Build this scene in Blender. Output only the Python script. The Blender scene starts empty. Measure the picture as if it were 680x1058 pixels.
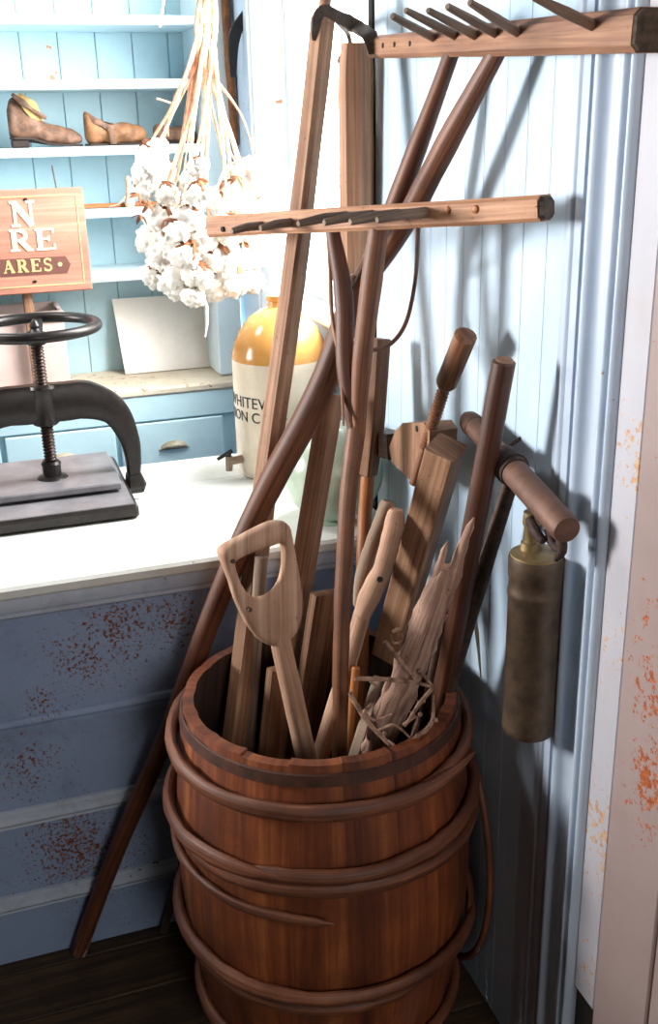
import bpy, bmesh, math, random
from mathutils import Vector, Matrix, noise
import numpy as np

random.seed(7)
PI = math.pi
scene = bpy.context.scene
COL = scene.collection

# ------------------------------------------------------------------ camera
F_PX, PITCH, YAW, ROLL = 1069.1, .354739, .319326, -.024109
CAM_H = 1.6
fw = Vector((math.sin(YAW)*math.cos(PITCH), math.cos(YAW)*math.cos(PITCH), -math.sin(PITCH)))
_r = Vector((math.cos(YAW), -math.sin(YAW), 0)); _u = _r.cross(fw)
cr = _r*math.cos(ROLL)+_u*math.sin(ROLL); cu = _u*math.cos(ROLL)-_r*math.sin(ROLL)
CAM = Vector((0, 0, CAM_H))
cam_d = bpy.data.cameras.new('camera'); cam_o = bpy.data.objects.new('camera', cam_d); COL.objects.link(cam_o)
m = Matrix((( cr.x, cu.x, -fw.x, CAM.x), (cr.y, cu.y, -fw.y, CAM.y), (cr.z, cu.z, -fw.z, CAM.z), (0, 0, 0, 1)))
cam_o.matrix_world = m
cam_d.sensor_fit = 'VERTICAL'; cam_d.sensor_height = 24; cam_d.lens = F_PX/1058*24
cam_d.clip_start = .02
scene.camera = cam_o

def ray(x, y): return fw+cr*((x-340)/F_PX)-cu*((y-529)/F_PX)
def onX(x, y, X): d = ray(x, y); return CAM+d*(X/d.x)
def onY(x, y, Y): d = ray(x, y); return CAM+d*(Y/d.y)
def onZ(x, y, Z): d = ray(x, y); return CAM+d*((Z-CAM_H)/d.z)
def onP(x, y, Q, n): d = ray(x, y); return CAM+d*((Vector(Q)-CAM).dot(n)/d.dot(n))
V = Vector

# ------------------------------------------------------------------ materials
def s2l(c):
    return tuple(((v/12.92) if v <= .04045 else ((v+.055)/1.055)**2.4) for v in c)
def hexc(h):
    h = h.lstrip('#'); return s2l([int(h[i:i+2], 16)/255 for i in (0, 2, 4)])+(1,)

class NT:
    def __init__(s, name):
        s.m = bpy.data.materials.new(name); s.m.use_nodes = True
        s.t = s.m.node_tree; s.n = s.t.nodes
        s.bsdf = s.n['Principled BSDF']
    def add(s, ty, **kw):
        nd = s.n.new(ty)
        for k, v in kw.items(): setattr(nd, k, v)
        return nd
    def link(s, a, b): s.t.links.new(a, b)
    def coord(s, kind='Object'):
        return s.add('ShaderNodeTexCoord').outputs[kind]
    def mapping(s, src, scale=(1, 1, 1), loc=None):
        mp = s.add('ShaderNodeMapping'); mp.inputs['Scale'].default_value = scale
        s.link(src, mp.inputs['Vector'])
        if loc is not None: s.link(loc, mp.inputs['Location'])
        return mp.outputs[0]
    def noise(s, vec, scale, detail=4, rough=.55, dist=0):
        nz = s.add('ShaderNodeTexNoise'); nz.inputs['Scale'].default_value = scale
        nz.inputs['Detail'].default_value = detail; nz.inputs['Roughness'].default_value = rough
        nz.inputs['Distortion'].default_value = dist
        s.link(vec, nz.inputs['Vector']); return nz.outputs['Fac']
    def ramp(s, fac, stops):
        r = s.add('ShaderNodeValToRGB'); e = r.color_ramp.elements
        while len(e) < len(stops): e.new(.5)
        for el, (p, c) in zip(e, stops):
            el.position = p; el.color = c if len(c) == 4 else tuple(c)+(1,)
        s.link(fac, r.inputs['Fac']); return r.outputs['Color']
    def mix(s, fac, a, b, mode='MIX'):
        mx = s.add('ShaderNodeMix', data_type='RGBA', blend_type=mode)
        if isinstance(fac, (int, float)): mx.inputs[0].default_value = fac
        else: s.link(fac, mx.inputs[0])
        for i, v in ((6, a), (7, b)):
            if isinstance(v, tuple): mx.inputs[i].default_value = v
            else: s.link(v, mx.inputs[i])
        return mx.outputs[2]
    def math(s, op, a, b=None, clamp=False):
        mm = s.add('ShaderNodeMath', operation=op); mm.use_clamp = clamp
        for i, v in ((0, a), (1, b)):
            if v is None: continue
            if isinstance(v, (int, float)): mm.inputs[i].default_value = v
            else: s.link(v, mm.inputs[i])
        return mm.outputs[0]
    def bump(s, h, strength=.3, dist=.002):
        b = s.add('ShaderNodeBump'); b.inputs['Strength'].default_value = strength
        b.inputs['Distance'].default_value = dist
        s.link(h, b.inputs['Height']); s.link(b.outputs[0], s.bsdf.inputs['Normal'])
    def out(s, color, rough=.7, metal=0):
        if isinstance(color, tuple): s.bsdf.inputs['Base Color'].default_value = color
        else: s.link(color, s.bsdf.inputs['Base Color'])
        if isinstance(rough, (int, float)): s.bsdf.inputs['Roughness'].default_value = rough
        else: s.link(rough, s.bsdf.inputs['Roughness'])
        s.bsdf.inputs['Metallic'].default_value = metal
        return s.m

def rnd_off(t):
    oi = t.add('ShaderNodeObjectInfo')
    k = t.math('MULTIPLY', oi.outputs['Random'], 37.0)
    cb = t.add('ShaderNodeCombineXYZ'); t.link(k, cb.inputs[0]); t.link(k, cb.inputs[1]); t.link(k, cb.inputs[2])
    return cb.outputs[0]

def wood(name, dark, mid, light, rough=.75, gs=70, gl=2.2, crack=.35, blotch=.5, bump=.4, stave=0):
    t = NT(name)
    off = rnd_off(t)
    uv = t.mapping(t.coord('UV'), (gs, gl, 1), off)
    g1 = t.noise(uv, 1.0, 7, .62, .6)
    uv2 = t.mapping(t.coord('UV'), (gs*3.2, gl*1.6, 1), off)
    g2 = t.noise(uv2, 1.0, 3, .6)
    ob = t.mapping(t.coord('Object'), (9, 9, 9), off)
    bl = t.noise(ob, 1.0, 5, .6)
    g = t.math('ADD', t.math('MULTIPLY', g1, .7), t.math('MULTIPLY', g2, .3))
    c = t.ramp(g, [(.30, hexc(dark)), (.5, hexc(mid)), (.68, hexc(light))])
    c = t.mix(t.math('MULTIPLY', t.ramp(bl, [(.38, (0, 0, 0)), (.7, (1, 1, 1))]), blotch), c, hexc(dark))
    if stave:
        sv = t.noise(t.mapping(t.coord('UV'), (4.1, 0, 0)), 1.0, 2, .7)
        c = t.mix(t.math('MULTIPLY', t.ramp(sv, [(.35, (1, 1, 1)), (.6, (0, 0, 0))]), stave), c, hexc(dark))
    ck = t.ramp(g1, [(.33, (1, 1, 1)), (.37, (0, 0, 0))])
    ob2 = t.mapping(t.coord('Object'), (120, 120, 120), off)
    sp = t.ramp(t.noise(ob2, 1.0, 2, .5), [(.26, (1, 1, 1)), (.31, (0, 0, 0))])
    c = t.mix(t.math('MULTIPLY', t.math('MAXIMUM', ck, sp), crack), c, (.02, .012, .008, 1))
    t.bump(g, bump, .0022)
    return t.out(c, rough)

def paint(name, base, base2, under, chips=.0, scale=28, centres=(), dirt='#5a4a3c', dirtamt=.25, rough=.5, under2=None, bump=.25, streak=(1, 1, 1), fine=120, lift_k=.2):
    """Painted boards; paint lost in patches: an even scatter (chips) and denser patches around the places in `centres` (x, y, z, radius)."""
    t = NT(name)
    co = t.coord('Object')
    big = t.noise(t.mapping(co, streak), 3.0, 5, .6)
    c = t.mix(t.ramp(big, [(.35, (0, 0, 0)), (.68, (1, 1, 1))]), hexc(base), hexc(base2))
    fineN = t.noise(co, fine, 4, .6)
    d = t.math('MULTIPLY', t.ramp(t.noise(co, 8, 8, .72), [(.5, (0, 0, 0)), (.75, (1, 1, 1))]), dirtamt)
    c = t.mix(d, c, hexc(dirt))
    n = t.noise(co, scale, 9, .72)
    msk = None
    thr = t.math('MULTIPLY', t.noise(co, 2.6, 3, .5), .35)
    lvl = t.math('ADD', n, t.math('SUBTRACT', thr, .175))
    lift = None
    for (x, y, z, r) in centres:
        vm = t.add('ShaderNodeVectorMath', operation='DISTANCE'); t.link(co, vm.inputs[0]); vm.inputs[1].default_value = (x, y, z)
        f = t.math('SUBTRACT', 1.0, t.math('DIVIDE', vm.outputs['Value'], r), clamp=True)
        lift = f if lift is None else t.math('MAXIMUM', lift, f)
    if lift is not None:
        lvl = t.math('ADD', lvl, t.math('MULTIPLY', lift, lift_k))
    p = .72-chips
    msk = t.ramp(lvl, [(p, (0, 0, 0)), (p+.02, (1, 1, 1))])
    u = hexc(under) if under2 is None else t.mix(t.ramp(fineN, [(.4, (0, 0, 0)), (.6, (1, 1, 1))]), hexc(under), hexc(under2))
    c = t.mix(msk, c, u)
    h = t.math('SUBTRACT', t.math('MULTIPLY', big, .3), t.math('MULTIPLY', msk, .6))
    t.bump(t.math('ADD', h, t.math('MULTIPLY', fineN, .15)), bump, .0015)
    return t.out(c, t.mix(msk, (rough,)*3+(1,), (.85,)*3+(1,)))

def plain(name, c, rough=.6, metal=0, var=.25, scale=30, c2=None, bump=.15):
    t = NT(name); co = t.coord('Object')
    n = t.noise(co, scale, 6, .65)
    a = hexc(c); b = hexc(c2) if c2 else tuple(v*(1-var) for v in a[:3])+(1,)
    col = t.mix(t.ramp(n, [(.35, (0, 0, 0)), (.65, (1, 1, 1))]), a, b)
    t.bump(n, bump, .001)
    return t.out(col, rough, metal)

M = {}
M['wall'] = paint('pale_blue_wall_paint', '#c3d6e5', '#aec5da', '#5e4c42', .035, 70, (), '#8fa0ad', .22, .5)
M['trim'] = paint('blue_grey_trim_paint', '#bac6d5', '#a6b5c8', '#8a6c5e', .02, 60, (), '#7f8b9a', .22, .45)
M['casing'] = paint('worn_white_casing_paint', '#bcbbc2', '#aba8b0', '#b98a66', .0, 75, ((0.74, 1.045, .95, .2), (.74, 1.04, .65, .28), (.74, 1.04, .40, .2), (.74, 1.04, 1.2, .1)), '#b09a8c', .3, .6, under2='#c9a482', streak=(1, 1, .3))
M['pink'] = paint('faded_pink_door_paint', '#a08c88', '#927d79', '#8f4320', .02, 75, ((.74, .97, .93, .14), (.74, .955, .80, .13), (.74, .985, 1.02, .07)), '#8d7468', .35, .6, under2='#b8622f')
M['shelf'] = paint('sky_blue_shelf_paint', '#b6d6df', '#a8ccd8', '#c08a60', .015, 40, ((.3, 3.28, 1.76, .06), (.29, 3.28, 1.83, .04)), '#7f98a4', .25, .5)
M['shelfedge'] = paint('pale_shelf_edge_paint', '#d5e6ec', '#c5dbe3', '#a88b72', .02, 60, (), '#9db0b8', .2, .5)
M['top'] = paint('worn_white_countertop', '#e6e8e2', '#d6dad4', '#b08f6c', .06, 45, (), '#9a917f', .3, .5, under2='#8a7a66', streak=(.4, 2, 1))
M['front'] = paint('blue_grey_counter_paint', '#96a9c8', '#8699b8', '#66361f', .065, 150, ((.17, -.3, .715, .19), (.28, -.3, .70, .14), (.02, -.3, .585, .09), (-.03, -.3, .47, .16), (.02, -.3, .26, .2), (.10, -.3, .67, .15)), '#5a6274', .45, .55, under2='#8a5a3c', lift_k=.18)
M['bead'] = paint('lit_counter_bead_paint', '#bcc6d4', '#a9b5c6', '#6a4a38', .08, 50, (), '#5b5f68', .5, .55)  # counter's blue grey, lightened for the light the mouldings catch
M['drawer'] = paint('pale_blue_drawer_paint', '#c3e0e8', '#b6d7e1', '#8a6a4e', .02, 50, (), '#7f98a4', .2, .5)
M['deskwood'] = paint('worn_cabinet_top', '#d9cfbd', '#c7b9a2', '#8b6d4c', .1, 30, (), '#7a6550', .4, .6)
M['floor'] = wood('dark_floor_boards', '#20170f', '#46321f', '#654b31', .8, 40, 2, .4, .6)
M['plaster'] = plain('room_plaster', '#4d463f', .9, 0, .08, 5)
M['rake_dark'] = wood('dark_red_brown_handle', '#2e170e', '#63371f', '#8d5836', .55, 90, 2, .45, .55)
M['rake_head'] = wood('worn_rake_head', '#70432a', '#b4815e', '#d8a986', .65, 70, 2.4, .45, .45)
M['rake_head_d'] = wood('brown_rake_head', '#553322', '#8f6247', '#b08665', .65, 70, 2.4, .35, .4)
M['peg'] = wood('grey_brown_pegs', '#4a3a30', '#77604e', '#94806c', .7, 120, 4, .2, .4)
M['endgrain'] = plain('dark_end_grain', '#3a3129', .9, 0, .5, 90, '#5a4c40')
M['pale'] = wood('pale_bare_wood', '#866049', '#c0967a', '#deba9e', .7, 80, 2.0, .4, .45)
M['tan'] = wood('tan_old_wood', '#65422e', '#a3785a', '#caa07e', .7, 75, 2.0, .5, .55)
M['greywood'] = wood('grey_weathered_wood', '#6a5444', '#9c8470', '#bfa991', .8, 75, 1.6, .45, .4)
M['beater'] = wood('honey_beater_wood', '#6e4832', '#a67a5c', '#c79e7c', .7, 60, 1.6, .35, .35)
M['redbrown'] = wood('red_brown_handle', '#40220f', '#7c4d31', '#a87654', .55, 90, 2, .45, .55)
M['orange'] = wood('orange_brown_handle', '#6a3416', '#a2602c', '#c2834a', .5, 90, 2, .25, .4)
M['brown'] = wood('brown_plank', '#4e3424', '#80593e', '#a27a58', .75, 70, 1.8, .4, .45)
M['darkpole'] = wood('dark_pole', '#2a1610', '#55301f', '#744a33', .5, 100, 2, .25, .45)
M['splint'] = wood('splintered_wood', '#64443a', '#b08a76', '#dcbaa6', .85, 120, 3, .6, .45, .9)
M['barrel'] = wood('red_brown_staves', '#3a1708', '#88441f', '#b96d35', .62, 60, 1.4, .35, .6, .45, .55)
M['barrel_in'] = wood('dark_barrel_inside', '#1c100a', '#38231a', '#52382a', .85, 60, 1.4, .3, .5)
M['hoop'] = wood('sapling_hoop', '#3f2015', '#73432c', '#a0684a', .55, 140, 3, .35, .6, .6)
M['band'] = plain('rusty_band', '#38211a', .65, .2, .5, 40, '#573324')
M['iron'] = plain('black_cast_iron', '#1d1918', .38, .35, .4, 60, '#2c2624')
M['platen'] = plain('worn_iron_plate', '#918f93', .32, .35, .35, 14, '#77757a', .08)
M['screw'] = plain('brown_iron_screw', '#4a3a34', .42, .6, .4, 60, '#2e2420')
M['strap'] = plain('dark_leather', '#3a2a22', .7, 0, .4, 70, '#5a4434')
M['stoneware'] = plain('cream_stoneware', '#ddd0bc', .25, 0, .08, 12, '#cfc0aa', .03)
M['ochre'] = plain('ochre_glaze', '#cb9654', .18, 0, .1, 14, '#bd8546', .03)
M['ink'] = plain('black_lettering', '#1b1a1c', .5, 0, .1)
M['brass'] = plain('tarnished_brass', '#64513f', .5, .5, .4, 26, '#43352a', .25)
M['brasslid'] = plain('worn_brass_lid', '#a08a62', .45, .6, .3, 30, '#7d6746', .2)
M['rusttube'] = plain('rusty_tube', '#5a4034', .6, .3, .4, 24, '#785646', .3)
M['rustdark'] = plain('dark_rust', '#45302a', .75, .3, .4, 50, '#2c1f1b', .5)
M['green'] = plain('pale_green_glaze', '#b9c6b2', .3, 0, .2, 10, '#94a694', .05)
M['sign'] = wood('red_brown_sign_board', '#8f5a4a', '#ad7763', '#c4947f', .7, 30, 1.5, .3, .35)
M['cream'] = plain('cream_lettering', '#f0e2bc', .6, 0, .1, 40)
M['signband'] = plain('dark_sign_band', '#6b4238', .7, 0, .2)
M['ochreletter'] = plain('ochre_lettering', '#d8b27c', .6, 0, .15, 40)
M['crate'] = paint('pale_pink_crate_paint', '#e2cbc4', '#d8bdb4', '#a8745c', .04, 30, (), '#a98c80', .3, .7)
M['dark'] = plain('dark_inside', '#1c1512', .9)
M['cotton'] = plain('white_cotton', '#f4f1ea', .95, 0, .04, 60, '#e9e4da', .4)
M['husk'] = plain('brown_husk', '#8a5228', .8, 0, .4, 80, '#5e3418', .4)
M['stem'] = plain('pale_brown_stem', '#e0c6ae', .75, 0, .3, 60, '#c09472', .4)
M['stem2'] = plain('red_brown_stem', '#a8755a', .75, 0, .3, 60, '#cf9f80', .4)
M['bark'] = plain('brown_bark', '#8a5a32', .8, 0, .4, 50, '#5c3820', .7)
M['leather'] = plain('old_leather', '#4d372b', .65, 0, .35, 40, '#82604a', .7)
M['leather2'] = plain('tan_leather', '#9a6c44', .7, 0, .35, 40, '#6a4a34', .5)
M['lining'] = plain('yellowed_lining', '#c9a86c', .85, 0, .3, 40, '#9c7c48', .4)
M['sole'] = plain('dark_sole', '#2e221c', .8, 0, .3, 40)
M['board'] = plain('white_board', '#eeeae2', .5, 0, .06, 9, '#e4ded4')
M['cord'] = plain('white_cord', '#e8e2d4', .9, 0, .1)
M['brass_pull'] = plain('aged_cup_pull', '#c9bda6', .5, .4, .3, 30, '#7c6e58')
M['twig'] = plain('dry_twig', '#b8927a', .85, 0, .4, 70, '#5e4234', .6)
M['straw'] = plain('pale_straw', '#d8c69c', .8, 0, .2, 60)
M['frame'] = plain('white_window_paint', '#e6edf2', .5, 0, .06, 8, '#d7e2ea')
def glass():
    t = NT('window_glass'); n = t.n
    tr = t.add('ShaderNodeBsdfTransparent'); gl = t.add('ShaderNodeBsdfGlossy'); gl.inputs['Roughness'].default_value = .02
    mx = t.add('ShaderNodeMixShader'); mx.inputs[0].default_value = .06
    t.link(tr.outputs[0], mx.inputs[1]); t.link(gl.outputs[0], mx.inputs[2])
    t.link(mx.outputs[0], n['Material Output'].inputs['Surface']); return t.m
M['glass'] = glass()

# ------------------------------------------------------------------ mesh builder
def catmull(pts, per=6):
    pts = [V(p) for p in pts]
    if len(pts) < 3: return pts
    out = []
    P = [pts[0]*2-pts[1]]+pts+[pts[-1]*2-pts[-2]]
    for i in range(1, len(P)-2):
        a, b, c, d = P[i-1:i+3]
        for k in range(per):
            t = k/per
            out.append(.5*((2*b)+(c-a)*t+(2*a-5*b+4*c-d)*t*t+(-a+3*b-3*c+d)*t**3))
    out.append(pts[-1]); return out
def lerp_list(vals, n):
    if not isinstance(vals, (list, tuple)): return [vals]*n
    o = []
    for i in range(n):
        f = i/(n-1)*(len(vals)-1) if n > 1 else 0
        k = min(int(f), len(vals)-2) if len(vals) > 1 else 0
        t = f-k
        a = vals[k]; b = vals[min(k+1, len(vals)-1)]
        o.append(a+(b-a)*t)
    return o
def circ(n=12): return [(math.cos(2*PI*i/n), math.sin(2*PI*i/n)) for i in range(n)]
def rrect(a=1, b=1, ch=.18):
    c = ch*min(a, b)
    return [(a, -b+c), (a, b-c), (a-c, b), (-a+c, b), (-a, b-c), (-a, -b+c), (-a+c, -b), (a-c, -b)]

class MB:
    def __init__(s): s.v = []; s.f = []; s.uv = []; s.mi = []; s.cur = 0
    def face(s, idx, uvs): s.f.append(idx); s.uv.append(uvs); s.mi.append(s.cur)
    def rings(s, rings, uvu, uvv, closed=True, cap0=True, cap1=True):
        """loft between rings (lists of points), uvu: list of u per point, uvv: list of v per ring"""
        b = len(s.v); n = len(rings[0])
        for r in rings: s.v += [V(p) for p in r]
        for i in range(len(rings)-1):
            for j in range(n if closed else n-1):
                k = (j+1) % n
                u0, u1 = uvu[j], uvu[j+1]
                s.face((b+i*n+j, b+i*n+k, b+(i+1)*n+k, b+(i+1)*n+j), ((u0, uvv[i]), (u1, uvv[i]), (u1, uvv[i+1]), (u0, uvv[i+1])))
        def cap(i, flip):
            ids = [b+i*n+j for j in range(n)]
            c = sum((s.v[k] for k in ids), V((0, 0, 0)))/n
            uv = [((s.v[k]-c).x+(s.v[k]-c).y*.6, (s.v[k]-c).z+(s.v[k]-c).y*.5+uvv[i]) for k in ids]
            if flip: ids = ids[::-1]; uv = uv[::-1]
            s.face(tuple(ids), uv)
        if closed and cap0: cap(0, True)
        if closed and cap1: cap(len(rings)-1, False)
        return s
    def sweep(s, pts, rad, prof=None, seg=12, up=None, smooth=0, wob=0, cap=True, ends=None, rad2=None, wscale=18, twist=0, closed=False):
        """tube along pts; rad / rad2 lists are half width and half height; prof unit profile"""
        if smooth: pts = catmull(pts, smooth)
        pts = [V(p) for p in pts]
        prof = prof or circ(seg); n = len(pts)
        ra = lerp_list(rad, n); rb = lerp_list(rad2, n) if rad2 is not None else ra
        d = []
        for i in range(n):
            if closed: t = pts[(i+1) % n]-pts[i-1]
            else: t = pts[min(i+1, n-1)]-pts[max(i-1, 0)]
            d.append(t.normalized())
        up = V(up) if up is not None else (V((0, 0, 1)) if abs(d[0].z) < .9 else V((0, 1, 0)))
        b = (up-d[0]*up.dot(d[0])).normalized()
        rings = []; vv = []; L = 0
        off = random.random()*50
        for i in range(n):
            if i: L += (pts[i]-pts[i-1]).length
            b = (b-d[i]*b.dot(d[i])).normalized(); a = b.cross(d[i])
            if twist:
                th = twist*i/(n-1); a2 = a*math.cos(th)+b*math.sin(th); b2 = b*math.cos(th)-a*math.sin(th)
            else: a2, b2 = a, b
            ring = []
            for (x, y) in prof:
                p = pts[i]+a2*(x*ra[i])+b2*(y*rb[i])
                if wob:
                    q = p*wscale+V((off, 0, 0)); p = p+(a2*x+b2*y)*(noise.noise(q)*wob)
                ring.append(p)
            rings.append(ring); vv.append(L)
        r0 = max(ra); per = [0]
        for j in range(len(prof)):
            x0, y0 = prof[j]; x1, y1 = prof[(j+1) % len(prof)]
            per.append(per[-1]+math.hypot(x1-x0, y1-y0)*r0)
        if closed: rings.append(rings[0]); vv.append(L+(pts[0]-pts[-1]).length); cap = False
        if ends and not closed:   # rounded ends
            e0, e1 = ends
            if e0: 
                c = pts[0]; rings.insert(0, [c+(p-c)*.72-d[0]*e0 for p in rings[0]]); vv.insert(0, -e0)
            if e1:
                c = pts[-1]; rings.append([c+(p-c)*.72+d[-1]*e1 for p in rings[-1]]); vv.append(L+e1)
        s.rings(rings, per, vv, True, cap, cap); return s
    def lathe(s, prof, seg=32, mat=None, cap0=True, cap1=True):
        mat = mat or Matrix()
        rings = []; vv = []; L = 0
        for i, (r, z) in enumerate(prof):
            if i: L += math.hypot(r-prof[i-1][0], z-prof[i-1][1])
            rings.append([mat @ V((max(r, 1e-4)*math.cos(2*PI*j/seg), max(r, 1e-4)*math.sin(2*PI*j/seg), z)) for j in range(seg)]); vv.append(L)
        R = max(p[0] for p in prof)
        s.rings(rings, [2*PI*R*j/seg for j in range(seg+1)], vv, True, cap0, cap1); return s
    def bmesh(s, bm, mat=None):
        mat = mat or Matrix(); b = len(s.v)
        bm.normal_update(); bm.verts.index_update()
        xs = [v.co for v in bm.verts]
        ext = [max(c[i] for c in xs)-min(c[i] for c in xs) for i in range(3)]
        long = ext.index(max(ext))
        for v in bm.verts: s.v.append(mat @ v.co)
        for f in bm.faces:
            nrm = f.normal; ax = max(range(3), key=lambda i: abs(nrm[i]))
            oth = [i for i in range(3) if i != ax]
            if long in oth: vi = long; ui = [i for i in oth if i != long][0]
            else: ui, vi = oth
            s.face(tuple(b+v.index for v in f.verts), [(v.co[ui]+ax*.37, v.co[vi]) for v in f.verts])
        bm.free(); return s
    def box(s, c, size, rot=None, bev=.003, seg=1):
        bm = bmesh.new(); bmesh.ops.create_cube(bm, size=1)
        for v in bm.verts: v.co = V((v.co.x*size[0], v.co.y*size[1], v.co.z*size[2]))
        if bev > 0:
            bmesh.ops.bevel(bm, geom=list(bm.edges), offset=min(bev, min(size)*.4), segments=seg, affect='EDGES', profile=.5)
        mt = Matrix.Translation(V(c)) @ (rot.to_4x4() if rot is not None else Matrix())
        return s.bmesh(bm, mt)
    def bx(s, x0, x1, y0, y1, z0, z1, bev=.003):
        return s.box(((x0+x1)/2, (y0+y1)/2, (z0+z1)/2), (x1-x0, y1-y0, z1-z0), None, bev)
    def ball(s, c, r, sub=2, amp=0, fr=20, scale=(1, 1, 1)):
        bm = bmesh.new(); bmesh.ops.create_icosphere(bm, subdivisions=sub, radius=1)
        off = V((random.random()*40,)*3)
        for v in bm.verts:
            k = 1+(noise.noise(v.co*fr*.1+off)*amp if amp else 0)
            v.co = V((v.co.x*r*scale[0]*k, v.co.y*r*scale[1]*k, v.co.z*r*scale[2]*k))
        return s.bmesh(bm, Matrix.Translation(V(c)))
    def prism(s, poly, fn, t0, t1):
        """extrude a 2-D polygon; fn(x, y, t) gives the point"""
        n = len(poly); L = [0]
        for j in range(n): L.append(L[-1]+math.dist(poly[j], poly[(j+1) % n]))
        s.rings([[fn(x, y, t0) for x, y in poly], [fn(x, y, t1) for x, y in poly]], L, [0, abs(t1-t0)]); return s

ORG = {}
def finish(o, label=None, cat=None, group=None, kind=None):
    if label: o['label'] = label
    if cat: o['category'] = cat
    if group: o['group'] = group
    if kind: o['kind'] = kind
    return o
def mesh_obj(name, mb, mat, base, sharp=35):
    me = bpy.data.meshes.new(name)
    base = V(base)
    me.from_pydata([tuple(v-base) for v in mb.v], [], mb.f)
    ul = me.uv_layers.new(name='UVMap')
    flat = [c for f in mb.uv for uv in f for c in uv]
    ul.data.foreach_set('uv', flat)
    mats = mat if isinstance(mat, (list, tuple)) else [mat]
    for mm in mats: me.materials.append(mm)
    me.polygons.foreach_set('material_index', mb.mi)
    me.validate(); me.update()
    bm = bmesh.new(); bm.from_mesh(me); bmesh.ops.recalc_face_normals(bm, faces=bm.faces); bm.to_mesh(me); bm.free()
    me.shade_smooth(); me.set_sharp_from_angle(angle=math.radians(sharp))
    o = bpy.data.objects.new(name, me); COL.objects.link(o)
    return o
def thing(name, label, cat, base, group=None):
    o = bpy.data.objects.new(name, None); COL.objects.link(o); o.location = base; o.empty_display_size = .05
    ORG[o.name] = V(base)
    return finish(o, label, cat, group)
def part(name, mb, mat, parent, sharp=35, label=None, kind=None):
    o = mesh_obj(name, mb, mat, ORG[parent.name], sharp)
    o.parent = parent; ORG[o.name] = ORG[parent.name]
    return finish(o, label, None, None, kind)
def solo(name, mb, mat, label, cat, base, group=None, sharp=35, kind=None):
    o = mesh_obj(name, mb, mat, base, sharp); o.location = base; ORG[o.name] = V(base)
    return finish(o, label, cat, group, kind)
def struct(name, mb, mat, sharp=35):
    o = mesh_obj(name, mb, mat, (0, 0, 0), sharp); ORG[o.name] = V((0, 0, 0)); o['kind'] = 'structure'
    return o

# ------------------------------------------------------------------ the room
W = .757            # right wall
CT = .84            # counter height
CF = 1.815          # counter front
BK = 3.28           # back wall
LX = -2.0           # left wall (out of frame)
FY = -1.6           # wall behind the camera
HC = 2.7

fl = MB()
y = FY
k = 0
while y < BK:
    fl.bx(LX, 1.6, y, min(y+.13, BK)-.003, -.04, 0, .002); y += .13
struct('floor', fl, M['floor'])
struct('ceiling', MB().bx(LX-.1, 1.7, FY-.1, BK+.1, HC, HC+.1, 0), M['plaster'])
struct('wall_front', MB().bx(LX-.1, 1.7, FY-.1, FY, 0, HC, 0), M['plaster'])
# back wall of upright boards behind the shelves
wb = MB(); x = LX
while x < W+.1:
    wb.bx(x, min(x+.105, W+.12)-.0015, BK, BK+.02, 0, HC, .002); x += .105
wb.bx(LX-.1, 1.0, BK+.016, BK+.1, 0, HC, 0)
struct('wall_back', wb, M['shelf'])
# left wall with a tall window opening (out of frame)
WL = (2.0, 2.8, 1.2, 2.05)
wl = MB()
wl.bx(LX-.1, LX, FY, WL[0], 0, HC, 0); wl.bx(LX-.1, LX, WL[1], BK, 0, HC, 0)
wl.bx(LX-.1, LX, WL[0], WL[1], 0, WL[2], 0); wl.bx(LX-.1, LX, WL[0], WL[1], WL[3], HC, 0)
struct('wall_left', wl, M['plaster'])
# right wall: narrow beaded boards up to the window
wr = MB()
edge = 1.955
y = edge
while y > 1.25:
    y0 = max(y-.0655, 1.20)
    wr.bx(W, W+.02, y0+(.0007 if k % 2 == 0 else .00015), y-.0003, 0, HC, .0012 if k % 2 == 0 else .0006)
    y -= .0655; k += 1
wr.bx(W+.014, W+.12, -.2, edge, 0, HC, 0)
wr.bx(W, W+.12, FY, .2, 0, HC, 0)
WR = (1.995, 2.715, 1.20, 2.35)
wr.bx(W+.004, W+.12, edge+.006, WR[1]+.4, 0, WR[2]-.02, 0)
wr.bx(W+.004, W+.12, WR[1], BK, WR[2]-.02, HC, 0)
wr.bx(W+.004, W+.12, edge+.006, WR[0], WR[2]-.02, HC, 0)
wr.bx(W+.004, W+.12, WR[0], WR[1], WR[3], HC, 0)
struct('wall_right', wr, M['wall'])
struct('gap_shade_strip', MB().bx(W-.004, W+.03, edge+.001, edge+.022, 0, HC, .001), M['dark'])  # dark strip standing in for the shaded gap between boards and window jamb
struct('casing_notch_block', MB().bx(W-.006, W+.014, 1.030, 1.0845, 0, .328, .001), M['dark'])  # dark block filling the black notch below the casing
# window in the right wall
wn = struct('window_1', MB().bx(W+.07, W+.074, WR[0], WR[1], WR[2], WR[3], 0), M['glass'])
fr = MB()
for (a, b_) in ((WR[0], WR[0]+.03), (WR[1]-.035, WR[1])): fr.bx(W+.055, W+.09, a, b_, WR[2], WR[3], .003)
fr.bx(W+.055, W+.09, WR[0], WR[1], WR[2], WR[2]+.05, .003); fr.bx(W+.055, W+.09, WR[0], WR[1], WR[3]-.04, WR[3], .003)
part('window_frame', fr, M['frame'], wn)
part('window_sill', MB().bx(W-.02, W+.07, WR[0]-.0, WR[1]+.03, WR[2]-.022, WR[2], .004), M['frame'], wn)
part('window_casing', MB().bx(W-.008, W+.004, WR[1], WR[1]+.10, .9, HC, .004).bx(W-.014, W+.004, WR[1]+.1, WR[1]+.115, .9, HC, .003), M['frame'], wn)
wn2 = struct('window_2', MB().bx(LX-.05, LX-.046, WL[0], WL[1], WL[2], WL[3], 0), M['glass'])
fr = MB()
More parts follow.
